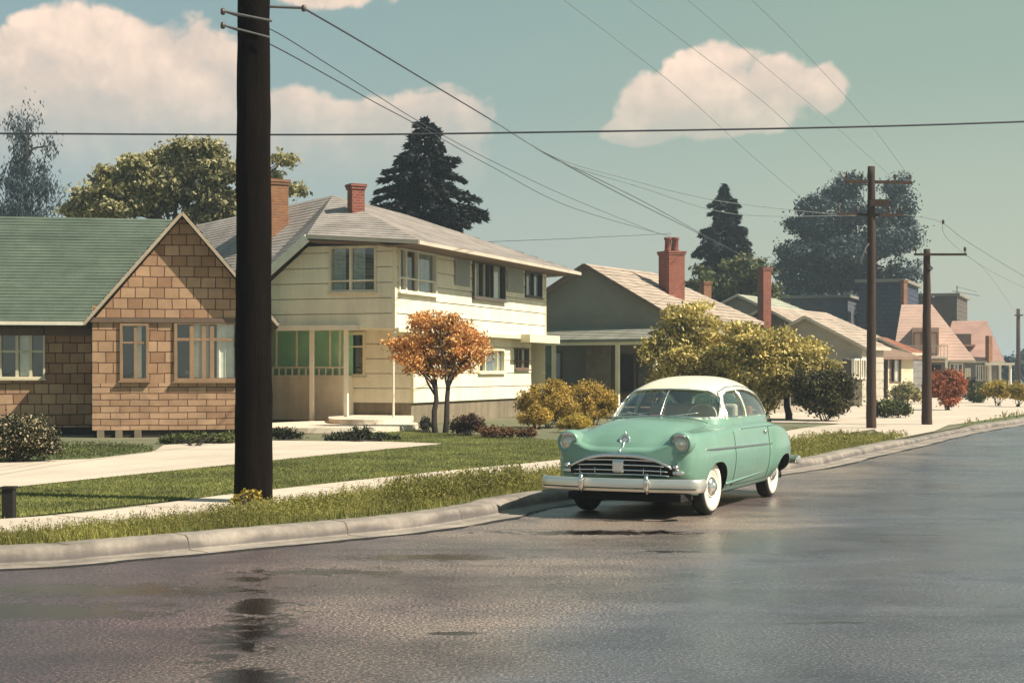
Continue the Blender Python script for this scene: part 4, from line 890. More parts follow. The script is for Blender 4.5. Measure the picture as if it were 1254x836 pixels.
def body_rings():
    rows = cat_rom(ST, 5); rings = []
    for r in rows:
        Y, zb, wS, x42, x62, x80, x6, z6, xF, zF, xV, zV, xH, zH, zC = r
        z42 = max(.42, zb + .06)
        half = [(0, zb), (wS * .5, zb), (wS * .93, zb), (wS, zb + .015), (x42, z42), (x62, .62), (x80, .79), (x6, z6), (xF, zF), (xV, zV), (xH, zH), (xH * .5, zC - (zC - zH) * .25), (0, zC)]
        if zF < .78: half[5] = (x62, z42 + (z6 - z42) * .35); half[6] = (x80, z42 + (z6 - z42) * .7)
        pts = cat_rom(half, 4); rings.append((Y, pts))
    Y, p = rings[0]
    def inset(p, k, kz): c = .66; return np.stack([p[:, 0] * k, c + (p[:, 1] - c) * kz], 1)
    pre = [(Y - .105, inset(p, .86, .66)), (Y - .098, inset(p, .90, .76)), (Y - .082, inset(p, .94, .86)), (Y - .05, inset(p, .975, .945)), (Y - .02, inset(p, .993, .985))]
    Y2, p2 = rings[-1]; post = [(Y2 + .03, inset(p2, .97, .94)), (Y2 + .05, inset(p2, .90, .80))]
    return pre + rings + post
rings = body_rings(); V, Fc = [], []
for Y, p in rings:
    full = [(x, z) for x, z in p] + [(-x, z) for x, z in p[-2:0:-1]]
    for x, z in full: V.append((x, Y + bow(x, Y), z))
nr_ = len(full)
for i in range(len(rings) - 1):
    for k in range(nr_): k2 = (k + 1) % nr_; Fc.append((i * nr_ + k, i * nr_ + k2, (i + 1) * nr_ + k2, (i + 1) * nr_ + k))
Fc.append(tuple(reversed(range(nr_)))); Fc.append(tuple((len(rings) - 1) * nr_ + k for k in range(nr_)))
def raw(name, V, Fc, mats, idx=0):
    me = bpy.data.meshes.new(name); me.from_pydata([tuple(map(float, v_)) for v_ in V], [], Fc)
    bm = bmesh.new(); bm.from_mesh(me); bmesh.ops.recalc_face_normals(bm, faces=bm.faces); bm.to_mesh(me); bm.free()
    for m_ in mats: me.materials.append(m_)
    for p_ in me.polygons: p_.material_index = idx
    o = bpy.data.objects.new(name, me); C.objects.link(o); return o
def booleans(o, ops):
    for kind, c in ops:
        md = o.modifiers.new('b', 'BOOLEAN'); md.operation = kind; md.object = c; md.solver = 'EXACT'
    bpy.context.view_layer.update(); dg = bpy.context.evaluated_depsgraph_get(); me = bpy.data.meshes.new_from_object(o.evaluated_get(dg))
    o.modifiers.clear(); old = o.data; o.data = me; bpy.data.meshes.remove(old)
def drop_obj(o): me = o.data; bpy.data.objects.remove(o); bpy.data.meshes.remove(me)
m_lin = mat('cabin_lining', (.42, .38, .30), .9, .15)
body = raw('body', V, Fc, [m_green, m_well, m_lin])
def bvh_of(o): return BVHTree.FromPolygons([tuple(v_.co) for v_ in o.data.vertices], [tuple(p_.vertices) for p_ in o.data.polygons])
BV = bvh_of(body)
def side_x(Y, z, s=1):
    h = BV.ray_cast(Vector((1.6 * s, Y, z)), Vector((-s, 0, 0))); return h[0].x if h[0] else .93 * s
def front_y(x, z):
    h = BV.ray_cast(Vector((x, -2, z)), Vector((0, 1, 0))); return h[0].y if h[0] else -.88
def top_z(x, Y):
    h = BV.ray_cast(Vector((x, Y, 2)), Vector((0, 0, -1))); return h[0].z if h[0] else 1
def cyl_x(name, Y, z, ry, rz_, x0, x1, flat=0):
    n = 40; v_, f_ = [], []
    for x in (x0, x1):
        for k in range(n):
            a = 2 * math.pi * k / n; cy, cz = math.cos(a), math.sin(a); e = 2 / 2.5
            v_.append((x, Y + ry * math.copysign(abs(cy) ** e, cy), z + rz_ * math.copysign(abs(cz) ** e, cz)))
    for k in range(n): f_.append((k, (k + 1) % n, n + (k + 1) % n, n + k))
    f_ += [tuple(reversed(range(n))), tuple(n + k for k in range(n))]
    return raw(name, v_, f_, [m_green, m_well], 1)
cut = []
for s in (1, -1):
    cut.append(cyl_x('c', 0.02, .30, .40, .335, .56 * s, 1.2 * s)); cut.append(cyl_x('c', 2.93, .30, .37, .30, .56 * s, 1.2 * s))
mbx = MB(); mbx.box(-.62, .62, .80, 3.12, .42, 1.4); cut.append(raw('c', mbx.v, mbx.f, [m_green, m_well, m_lin], 2))
booleans(body, [('DIFFERENCE', c) for c in cut])
for c in cut: drop_obj(c)
body.data.shade_smooth(); body.data.set_sharp_from_angle(angle=R(38)); body.parent = CAR

# ---- greenhouse
#      Y,   h,    w
CB = [(.42, 1.02, .70), (.54, 1.13, .735), (.68, 1.275, .76), (.83, 1.405, .772), (1.00, 1.505, .778), (1.25, 1.59, .78), (1.6, 1.645, .78), (2.0, 1.662, .778), (2.4, 1.65, .77), (2.8, 1.605, .75), (3.12, 1.52, .72), (3.40, 1.39, .67), (3.62, 1.24, .605), (3.78, 1.11, .53), (3.88, 1.0, .46)]
def cabin(name, ins, mats, per=5, idx=0):
    rows = cat_rom(CB, per); v_, f_ = [], []; n = 44; yc = 2.1
    for Y, h, w_ in rows:
        Yi = yc + (Y - yc) * (1 - ins / 1.45); h = max(h - ins, .96 - ins); w_ = w_ - ins; zb_ = .95 - ins
        for k in range(n + 1):
            th = math.pi * k / n; c_, s_ = math.cos(th), math.sin(th)
            x = w_ * math.copysign(abs(c_) ** (2 / 3.0), c_); z = zb_ + (h - zb_) * abs(s_) ** (2 / 2.3)
            v_.append((x, Yi + .10 * (x / .7) ** 2 * max(0, (1.35 - Y) / .9) - .10 * (x / .6) ** 2 * max(0, (Y - 2.8) / .9), z))
    m_ = n + 1; R_ = len(rows)
    for i in range(R_ - 1):
        for k in range(n): f_.append((i * m_ + k, i * m_ + k + 1, (i + 1) * m_ + k + 1, (i + 1) * m_ + k))
        f_.append((i * m_ + n, i * m_, (i + 1) * m_, (i + 1) * m_ + n))
    f_.append(tuple(reversed(range(m_)))); f_.append(tuple((R_ - 1) * m_ + k for k in range(m_)))
    return raw(name, v_, f_, mats, idx)
def rounded(pts, n=6): return [(p.x, p.y) for p in spline([Vector((a, b_, 0)) for a, b_ in pts] + [Vector((*pts[0], 0))], n)][:-1]
WS = [(-.69, 1.14), (-.68, 1.21), (-.66, 1.29), (-.625, 1.375), (-.57, 1.435), (-.47, 1.47), (-.24, 1.49), (0, 1.495), (.24, 1.49), (.47, 1.47), (.57, 1.435), (.625, 1.375), (.66, 1.29), (.68, 1.21), (.69, 1.14), (.3, 1.155), (0, 1.16), (-.3, 1.155)]
RW = [(-.46, 1.17), (-.46, 1.25), (-.40, 1.36), (-.2, 1.43), (0, 1.44), (.2, 1.43), (.40, 1.36), (.46, 1.25), (.46, 1.17), (0, 1.15)]
SW1 = [(1.00, 1.145), (1.03, 1.23), (1.10, 1.33), (1.22, 1.41), (1.42, 1.458), (1.78, 1.475), (1.78, 1.30), (1.78, 1.145)]
SW2 = [(1.86, 1.145), (1.86, 1.30), (1.86, 1.478), (2.15, 1.478), (2.5, 1.45), (2.84, 1.385), (3.10, 1.29), (3.26, 1.19), (3.26, 1.145)]
def prism_y(poly, y0, y1): v_ = [(a, y0, b_) for a, b_ in poly] + [(a, y1, b_) for a, b_ in poly]; n = len(poly); return raw('c', v_, [tuple(range(n)), tuple(range(2 * n - 1, n - 1, -1))] + [(i, (i + 1) % n, n + (i + 1) % n, n + i) for i in range(n)], [m_creamp, m_well], 0)
def prism_x(poly, x0, x1): v_ = [(x0, a, b_) for a, b_ in poly] + [(x1, a, b_) for a, b_ in poly]; n = len(poly); return raw('c', v_, [tuple(range(n)), tuple(range(2 * n - 1, n - 1, -1))] + [(i, (i + 1) % n, n + (i + 1) % n, n + i) for i in range(n)], [m_creamp, m_well], 0)
def cutters():
    r = {'windscreen': prism_y(WS, .1, 1.10), 'rear_window': prism_y(RW, 2.9, 4.0)}
    for s in (1, -1): r['side_window', s, 0] = prism_x(SW1, .4 * s, 1.2 * s); r['side_window', s, 1] = prism_x(SW2, .4 * s, 1.2 * s)
    return r
cab = cabin('cabin_roof', 0, [m_creamp, m_lin, m_green], 5, 0); CV = bvh_of(cab)
inner = cabin('c', .03, [m_creamp, m_lin, m_green], 5, 1); cts = cutters()
booleans(cab, [('DIFFERENCE', inner)] + [('DIFFERENCE', c) for c in cts.values()])
for p_ in cab.data.polygons:
    if p_.center.z < 1.135 and p_.material_index == 0: p_.material_index = 2
cab.data.shade_smooth(); cab.data.set_sharp_from_angle(angle=R(38)); cab.parent = CAR
for key, c in cts.items():
    g = cabin(key if isinstance(key, str) else 'side_window', .014, [m_cglass, m_cglass], 5, 0); gi = cabin('c', .020, [m_cglass, m_cglass], 5, 0)
    booleans(g, [('DIFFERENCE', gi), ('INTERSECT', c)]); drop_obj(gi); g.data.materials.clear(); g.data.materials.append(m_cglass)
    for p_ in g.data.polygons: p_.material_index = 0
    g.data.shade_smooth(); g.data.set_sharp_from_angle(angle=R(30)); g.parent = CAR
for c in cts.values(): drop_obj(c)
drop_obj(inner)
def carb(mb, name, m_, smooth=True, parent=CAR, bevel=0): return mb.build(name, m_, parent, smooth=smooth, local=True, bevel=bevel)
def dense(poly, n=10, close=True):
    o_ = []; k = len(poly)
    for i in range(k if close else k - 1):
        a, b_ = poly[i], poly[(i + 1) % k]
        for j in range(n): o_.append((a[0] + (b_[0] - a[0]) * j / n, a[1] + (b_[1] - a[1]) * j / n))
    if close: o_.append(o_[0])
    return o_
def edge_y(poly, y0, dirn, r, off=.002):
    pts = []
    for x, z in dense(poly, 5):
        h = CV.ray_cast(Vector((x, y0, z)), Vector((0, dirn, 0)))
        if h[0]: pts.append(h[0] - Vector((0, dirn, 0)) * off)
    mb = MB(); mb.tube(pts, r, 6, cap=False); return mb
def edge_x(poly, s, r):
    pts = []
    for y, z in dense(poly, 5):
        h = CV.ray_cast(Vector((1.5 * s, y, z)), Vector((-s, 0, 0)))
        if h[0]: pts.append(h[0] + Vector((.002 * s, 0, 0)))
    mb = MB(); mb.tube(pts, r, 6, cap=False); return mb
carb(edge_y(WS, -.5, 1, .010), 'windscreen_trim', m_chr); carb(edge_y(RW, 5, -1, .010), 'rear_window_trim', m_chr)
for s in (1, -1):
    carb(edge_x(SW1, s, .008), 'side_window_trim', m_chr); carb(edge_x(SW2, s, .008), 'side_window_trim', m_chr)
    pts = []                                # drip rail over the side windows
    for y, z in dense([(.91, 1.14), (.94, 1.25), (1.03, 1.37), (1.20, 1.46), (1.55, 1.515), (2.1, 1.525), (2.5, 1.50), (2.88, 1.43), (3.18, 1.32), (3.36, 1.16)], 4, False):
        h = CV.ray_cast(Vector((1.5 * s, y, z)), Vector((-s, 0, 0)))
        if h[0]: pts.append(h[0] + Vector((.004 * s, 0, 0)))
    mb = MB(); mb.tube(pts, .010, 6); carb(mb, 'drip_rail', m_chr)
mb = MB(); pts = []
for i in range(12):
    z = 1.15 + .345 * i / 11; h = CV.ray_cast(Vector((0, -.5, z)), Vector((0, 1, 0))); pts.append(h[0] - Vector((0, .003, 0)))
mb.tube(pts, .011, 6); carb(mb, 'windscreen_divider', m_chr)
for s in (-1, 1):
    pts = []
    for i in range(8):
        x = .08 * s + .40 * i / 7 * s; z = 1.155 + .05 * i / 7; h = CV.ray_cast(Vector((x, -.5, z)), Vector((0, 1, 0))); pts.append(h[0] - Vector((0, .012, 0)))
    mb = MB(); mb.tube(pts, .005, 5); carb(mb, 'wiper', m_chr)
# ---- cabin fittings
mb = MB(); mb.box(-.60, .60, .82, .96, .95, 1.10); carb(mb, 'dashboard', m_green, False, bevel=.02)
mb = MB(); mb.box(-.60, .60, 1.92, 2.06, .60, 1.29); mb.box(-.56, .56, 1.45, 2.0, .5, .74); carb(mb, 'front_seat', m_seat, False, bevel=.04)
mb = MB(); mb.box(-.56, .56, 2.80, 2.97, .60, 1.25); mb.box(-.56, .56, 2.35, 2.85, .5, .74); carb(mb, 'rear_seat', m_seat2, False, bevel=.04)
mb = MB(); c = Vector((.34, 1.22, 1.12)); ax = Vector((0, -1, .45)).normalized(); e1 = Vector((1, 0, 0)); e2 = ax.cross(e1)
mb.tube([c + (e1 * math.cos(a) + e2 * math.sin(a)) * .20 for a in [2 * math.pi * k / 28 for k in range(29)]], .013, 6, cap=False); mb.tube([c + e1 * -.2, c + e1 * .2], .010, 6); mb.tube([c, c + Vector((0, -.35, -.2))], .022, 8); carb(mb, 'steering_wheel', m_ww)
mb = MB(); mb.box(-.40, -.06, .84, .94, 1.102, 1.165); carb(mb, 'parcel', m_seat2, False, bevel=.01)
# ---- bumpers
def sweep(path, hw_, hh, m_seg=14, flat=2.6):
    mb = MB(); n = len(path); o_ = 0
    for i, p_ in enumerate(path):
        p_ = Vector(p_); d_ = (Vector(path[min(i + 1, n - 1)]) - Vector(path[max(i - 1, 0)])).normalized(); sd_ = Vector((d_.y, -d_.x, 0)).normalized()
        k_ = 1 if 0 < i < n - 1 else .35
        for k in range(m_seg):
            a = 2 * math.pi * k / m_seg; ca, sa = math.cos(a), math.sin(a)
            q_ = p_ + sd_ * hw_ * k_ * math.copysign(abs(ca) ** (2 / flat), ca) + Vector((0, 0, hh * k_ * math.copysign(abs(sa) ** (2 / flat), sa))); mb.v.append(tuple(q_))
    for i in range(n - 1):
        for k in range(m_seg): k2 = (k + 1) % m_seg; mb.f.append((i * m_seg + k, i * m_seg + k2, (i + 1) * m_seg + k2, (i + 1) * m_seg + k))
    mb.f.append(tuple(range(m_seg))); mb.f.append(tuple((n - 1) * m_seg + k for k in reversed(range(m_seg)))); return mb
def bpath(y0, sg, z, w_=.93):
    P_ = [(x, y0 + sg * .13 * (x / w_) ** 2, z) for x in np.linspace(-w_, w_, 29)]
    L_ = [(-w_ - .035, y0 + sg * .19, z), (-w_ - .05, y0 + sg * .30, z), (-w_ - .045, y0 + sg * .42, z)]
    return list(reversed([(a, b_, c_) for a, b_, c_ in L_])) + P_ + [(-a, b_, c_) for a, b_, c_ in L_]
fbm = carb(sweep(bpath(-1.10, 1, .405), .028, .079), 'front_bumper', m_bump)
mb = sweep(bpath(-1.122, 1, .372), .014, .008); mb.build('bumper_crease', m_seam, fbm, smooth=True, local=True)
rbm = carb(sweep(bpath(4.28, -1, .45, .90), .026, .062), 'rear_bumper', m_bump)
for s in (-1, 1):
    mb = MB(); x = .40 * s; y = -1.135
    mb.tube([(x, y + .03, .50), (x, y - .012, .53), (x, y - .03, .46), (x, y - .025, .38), (x, y + .01, .315)], [.012, .026, .034, .030, .015], 10); mb.build('overrider', m_chr, fbm, smooth=True, local=True)
mb = MB(); mb.box(-.62, .62, -1.0, -.86, .33, .47); carb(mb, 'front_apron', m_seam, False, bevel=.02)
mb = MB(); mb.box(-.70, .70, -.80, 4.0, .20, .29); mb.tube([(-.7, .02, .3), (.7, .02, .3)], .05, 8); mb.tube([(-.7, 2.93, .3), (.7, 2.93, .3)], .06, 8); carb(mb, 'chassis', m_well, False)
# ---- grille
def gy(x, z=None): return -.952 + .12 * (x / .85) ** 2
arc = [(x, .595 + .150 * (1 - abs(x / .63) ** 2.6)) for x in np.linspace(-.63, .63, 33)]
v_, f_ = [], []
for x, z in arc: v_ += [(x, gy(x) - .012, .515), (x, gy(x) - .012, max(z - .01, .53)), (x, gy(x) + .15, .515), (x, gy(x) + .15, max(z - .01, .53))]
for i in range(len(arc) - 1): a = 4 * i; b_ = a + 4; f_ += [(a, b_, b_ + 1, a + 1), (a + 1, b_ + 1, b_ + 3, a + 3), (a, a + 2, b_ + 2, b_)]
mb = MB(); mb.add(v_, f_); grl = carb(mb, 'grille', m_well, False)
mb = MB(); mb.tube([(x, gy(x) - .03, z) for x, z in arc], [.016 + .014 * (1 - abs(x) / .63) for x, z in arc], 10); mb.build('grille_bar', m_chr, grl, smooth=True, local=True)
for z, w_ in ((.690, .42), (.632, .54), (.572, .58), (.522, .60)):
    mb = MB(); mb.tube([(x, gy(x) - .03 + .012 * abs(x), z - .012 * abs(x / w_) ** 3) for x in np.linspace(-w_, w_, 21)], .0095, 8); mb.build('grille_bar', m_chr, grl, smooth=True, local=True)
for s in (-.30, .30, -.5, .5):
    mb = MB(); mb.tube([(s, gy(s) - .022, .52), (s, gy(s) - .022, .60)], .007, 6); mb.build('grille_bar', m_chr, grl, smooth=True, local=True)
mb = MB(); mb.box(-.075, .075, -1.01, -.95, .535, .69); md_ = mb.build('medallion', m_chr, grl, local=True, bevel=.028)
mb = MB(); mb.box(-.048, .048, -1.018, -1.009, .565, .66); mb.build('medallion_face', m_bump, md_, local=True, bevel=.003)
for s in (-1, 1):
    mb = MB(); mb.lathe((.655 * s, gy(.655) + .06, .612), (s * .25, -1, 0), [(.045, -.02), (.045, .04), (.035, .085), (.015, .115), (0, .12)], 18); lp = mb.build('parking_lamp', m_chr, CAR, smooth=True, local=True)
    mb = MB(); mb.lathe((.63 * s, gy(.63) + .03, .545), (s, .1, 0), [(.03, -.14), (.032, 0), (.024, .1), (0, .13)], 12); mb.build('grille_bar', m_chr, grl, smooth=True, local=True)
# ---- headlamps
for s in (-1, 1):
    hx, hz = .695 * s, .875; hy_ = front_y(hx, hz); mb = MB(); ax = Vector((.05 * s, -1, .02))
    mb.lathe((hx, hy_ + .065, hz), ax, [(.092, -.03), (.104, .045), (.102, .058), (.095, .062), (.087, .05)], 36); hl = mb.build('headlight', m_chr, CAR, smooth=True, local=True)
    mb = MB(); mb.lathe((hx, hy_ + .065, hz), ax, [(.090, .048), (.075, .066), (.05, .080), (.02, .087), (0, .088)], 30); mb.build('lens', m_lens, hl, smooth=True, local=True)
    mb = MB(); mb.lathe((hx, hy_ + .05, hz), ax, [(.150, -.14), (.150, -.03), (.140, .045), (.124, .066), (.108, .062), (.103, .04)], 36); mb.build('headlight_surround', m_green, hl, smooth=True, local=True)
    mb = MB(); pts = [(hx + .112 * math.sin(a), hy_ - .008, hz + .112 * math.cos(a)) for a in np.linspace(-.75, .75, 13)]; mb.tube(pts, [.004 + .012 * math.cos(a * 1.9) for a in np.linspace(-.75, .75, 13)], 8); mb.build('headlight_visor', m_chr, hl, smooth=True, local=True)
# ---- hood ornament, emblem and centre strip
ez_ = .915; ey = front_y(0, ez_) - .012; mb = MB()
mb.tube([(.055 * math.cos(a), ey - .002 + .02 * math.sin(a), ez_ + .055 * math.sin(a)) for a in [2 * math.pi * k / 26 for k in range(27)]], .013, 8, cap=False); em = carb(mb, 'hood_emblem', m_chr)
mb = MB(); mb.lathe((0, ey + .008, ez_), (0, -1, .3), [(.046, 0), (.03, .012), (0, .016)], 22); mb.build('emblem_face', m_bump, em, smooth=True, local=True)
mb = MB(); mb.tube([(0, ey + .02, ez_ + .05), (0, ey + .02, ez_ + .085), (0, ey + .05, ez_ + .10)], [.016, .013, .004], 8); mb.build('emblem_crest', m_chr, em, smooth=True, local=True)
mb = MB(); pts = [(0, front_y(0, z) - .004, z) for z in np.linspace(.90, .775, 8)]; mb.tube(pts, .009, 8); carb(mb, 'centre_strip', m_chr)
# ---- side details
for s in (1, -1):
    mb = MB(); ys = np.linspace(-.48, 2.44, 40); mb.tube([(side_x(y, .80 - .014 * (y + .5), s) + .004 * s, y, .80 - .014 * (y + .5)) for y in ys], [.005 + .009 * min(1, i / 5, (39 - i) / 3) for i in range(40)], 8); carb(mb, 'side_trim', m_chr)
    mb = MB(); ys = np.linspace(.98, 3.0, 26)
    mb.tube([(side_x(y, .995, s) + .003 * s, y, .995) for y in ys], .007, 6); carb(mb, 'belt_trim', m_chr)
    for Y0 in (.70, 2.36):
        mb = MB(); zs = np.linspace(.30, .985, 20); mb.tube([(side_x(Y0, z, s) + .0005 * s, Y0 + (.03 if Y0 < 1 else -.02) * (z - .6), z) for z in zs], .0055, 6); carb(mb, 'door_seam', m_seam)
    mb = MB(); ys = np.linspace(.70, 2.36, 20); mb.tube([(side_x(y, .31, s) + .0005 * s, y, .31) for y in ys], .005, 6); carb(mb, 'door_seam', m_seam)
    mb = MB(); xh = side_x(2.2, .93, s); mb.tube([(xh, 2.10, .93), (xh + .03 * s, 2.115, .932), (xh + .032 * s, 2.26, .932), (xh + .005 * s, 2.28, .93)], .010, 8); carb(mb, 'door_handle', m_chr)
    mb = MB(); ys = np.linspace(.42, 2.52, 30); mb.tube([(side_x(y, .36, s) + .002 * s, y, .345 + .03 * (y - .4)) for y in ys], .014, 8); carb(mb, 'sill_moulding', m_green)
    for Yw, rt in ((0.02, 0), (2.93, 0)):
        e_ = bpy.data.objects.new('wheel', None); C.objects.link(e_); e_.parent = CAR; e_.location = (.755 * s, Yw, .335); e_.empty_display_size = .3
        if Yw < 1: e_.rotation_euler = (0, 0, R(-4))
        mb = MB(); mb.lathe((0, 0, 0), (s, 0, 0), [(.19, -.07), (.27, -.085), (.315, -.08), (.334, -.055), (.337, 0), (.334, .05), (.318, .078), (.295, .088), (.20, .075), (.19, .05)], 48); mb.build('tyre', m_tyre, e_, smooth=True, local=True)
        mb = MB(); mb.lathe((0, 0, 0), (s, 0, 0), [(.292, .080), (.288, .0935), (.25, .095), (.20, .088), (.192, .07)], 48); mb.build('whitewall', m_ww, e_, smooth=True, local=True)
        mb = MB(); mb.lathe((0, 0, 0), (s, 0, 0), [(.196, .05), (.194, .083), (.180, .086), (.165, .070), (.12, .062), (.05, .062)], 40); mb.build('rim', m_ww, e_, smooth=True, local=True)
        mb = MB(); mb.lathe((0, 0, 0), (s, 0, 0), [(.122, .058), (.118, .085), (.09, .108), (.05, .120), (.045, .132), (0, .138)], 32); mb.build('hubcap', m_chr, e_, smooth=True, local=True)
    mb = MB(); mb.lathe((.72 * s, 3.86, .74), (.3 * s, 1, 0), [(.06, 0), (.062, .06), (.05, .10), (0, .12)], 20); carb(mb, 'tail_lamp', mat('red_lamp', (.35, .02, .015), .2, .1))
mb = MB(); mb.tube([(x, .40 + .10 * (x / .5) ** 2, top_z(x, .40 + .10 * (x / .5) ** 2) + .001) for x in np.linspace(-.62, .62, 20)], .006, 6); carb(mb, 'cowl_seam', m_seam)
# ================================================================== vegetation
def unit(n):
    v_ = nr.normal(size=(n, 3)); return v_ / np.linalg.norm(v_, axis=1, keepdims=True)
def leaf_quads(c, size, asp=.55, up=.3, out=None, droop=0):
    n = len(c); a = unit(n); a[:, 2] -= droop; a /= np.linalg.norm(a, axis=1, keepdims=True)
    nn = unit(n); nn[:, 2] += up
    if out is not None: nn += out * .5
    b_ = np.cross(nn, a); b_ /= np.linalg.norm(b_, axis=1, keepdims=True) + 1e-9
    s = size * nr.uniform(.6, 1.3, (n, 1)); a = a * s; b_ = b_ * s * asp
    fold = np.cross(a, b_); fold /= np.linalg.norm(fold, axis=1, keepdims=True) + 1e-9
    return np.stack([c - a, c + b_ + fold * s * .15, c + a, c - b_ + fold * s * .15], 1)
def cloud(blobs, n, clump=.35, shell=.55, flat=.6, per=90, holes=.0):
    """Leaf positions: clumps gathered towards the outside of each blob."""
    vol = np.array([r[0] * r[1] * r[2] for _, r in blobs]) ** (.7); vol /= vol.sum(); pts, outs = [], []
    for (c, r), w_ in zip(blobs, vol):
        m_ = max(2, int(n * w_ / per)); d_ = unit(m_); rad = (shell + (1 - shell) * nr.uniform(0, 1, (m_, 1)) ** .5); d_[:, 2] = np.where(d_[:, 2] < -.3, d_[:, 2] * .6, d_[:, 2])
        cc_ = np.array(c) + d_ * rad * np.array(r)
        cs = clump * nr.uniform(.6, 1.25, (m_, 1, 1)); g = nr.normal(size=(m_, per, 3)) * .5; g *= cs * np.array([1, 1, flat])
        pts.append((cc_[:, None, :] + g).reshape(-1, 3)); outs.append(np.repeat(d_, per, 0))
    return np.concatenate(pts), np.concatenate(outs)
m_bark = mat('bark', (.085, .06, .042), .95, .35, 2, 20, .8, stretch=(4, 4, .8))
m_barkd = mat('dark_bark', (.03, .022, .018), .95, .35, 2, 20, .8, stretch=(4, 4, .8))
def px_blobs(L, Y, dz=.8):
    s = Y / F; out = []
    for b_ in L:
        px, py, rx, ry = b_[:4]; oy = b_[4] if len(b_) > 4 else rnd.uniform(-.5, .5) * rx * s
        out.append((P(px, py, Y + oy), (rx * s, rx * s * dz, ry * s)))
    return out
def limb(mb, a, b_, r0, r1, wob=.12, n=6):
    a, b_ = Vector(a), Vector(b_); L = (b_ - a).length; pts = []
    for i in range(n + 1):
        t = i / n; q = a.lerp(b_, t) + Vector((rnd.uniform(-1, 1), rnd.uniform(-1, 1), rnd.uniform(-.5, .5))) * wob * L * .25 * math.sin(math.pi * t); q.z += math.sin(math.pi * t) * L * .04; pts.append(q)
    mb.tube(pts, [r0 + (r1 - r0) * i / n for i in range(n + 1)], 7); return pts
def broad_tree(name, label, cat, base, top, blobs, n, size, lm, r=.2, bark=None, clump=.5, per=90, group=None, trunks=None, shell=.5, asp=.55, flat=.6, droop=0, twigs=3):
    t = thing(name, label, cat, base, group); mb = MB(); base, top = Vector(base), Vector(top)
    if trunks is None: trunks = [(base, top)]
    for a, b_ in trunks:
        tp_ = limb(mb, a + Vector((0, 0, -.1)), b_, r, r * .55, .10)
    for c, rr in blobs:
        a, b_ = min(trunks, key=lambda q: (Vector(q[1]) - Vector(c)).length)
        s_ = Vector(a).lerp(Vector(b_), rnd.uniform(.6, .98)); pts = limb(mb, s_, c, r * .4, r * .12, .25)
        for _ in range(twigs):
            d_ = Vector((rnd.uniform(-1, 1), rnd.uniform(-1, 1), rnd.uniform(-.3, 1))); e_ = Vector(c) + Vector((d_.x * rr[0], d_.y * rr[1], d_.z * rr[2])) * .75; limb(mb, pts[rnd.randint(2, 5)], e_, r * .13, r * .03, .3, 4)
    mb.build('trunk', bark or m_bark, t, smooth=True)
    c, o_ = cloud(blobs, n, clump, shell, flat, per); mesh_np('crown', leaf_quads(c, size, asp, .35, o_, droop), 4, lm, t); return t
def bush(name, label, cat, base, blobs, n, size, lm, clump=.16, per=60, group=None, shell=.72, asp=.6, stems=8, bark=None, flat=.8):
    t = thing(name, label, cat, base, group); mb = MB()
    for i in range(stems):
        c, rr = blobs[i % len(blobs)]; d_ = Vector((rnd.uniform(-.8, .8) * rr[0], rnd.uniform(-.8, .8) * rr[1], rnd.uniform(-.2, .7) * rr[2])); limb(mb, Vector(base) + Vector((rnd.uniform(-.1, .1), rnd.uniform(-.1, .1), -.02)), Vector(c) + d_, .018, .006, .3, 4)
    mb.build('stem', bark or m_barkd, t, smooth=True)
    c, o_ = cloud(blobs, n, clump, shell, flat, per); k = c[:, 2] > GZ + .01; mesh_np('foliage', leaf_quads(c[k], size, asp, .3, o_[k]), 4, lm, t); return t
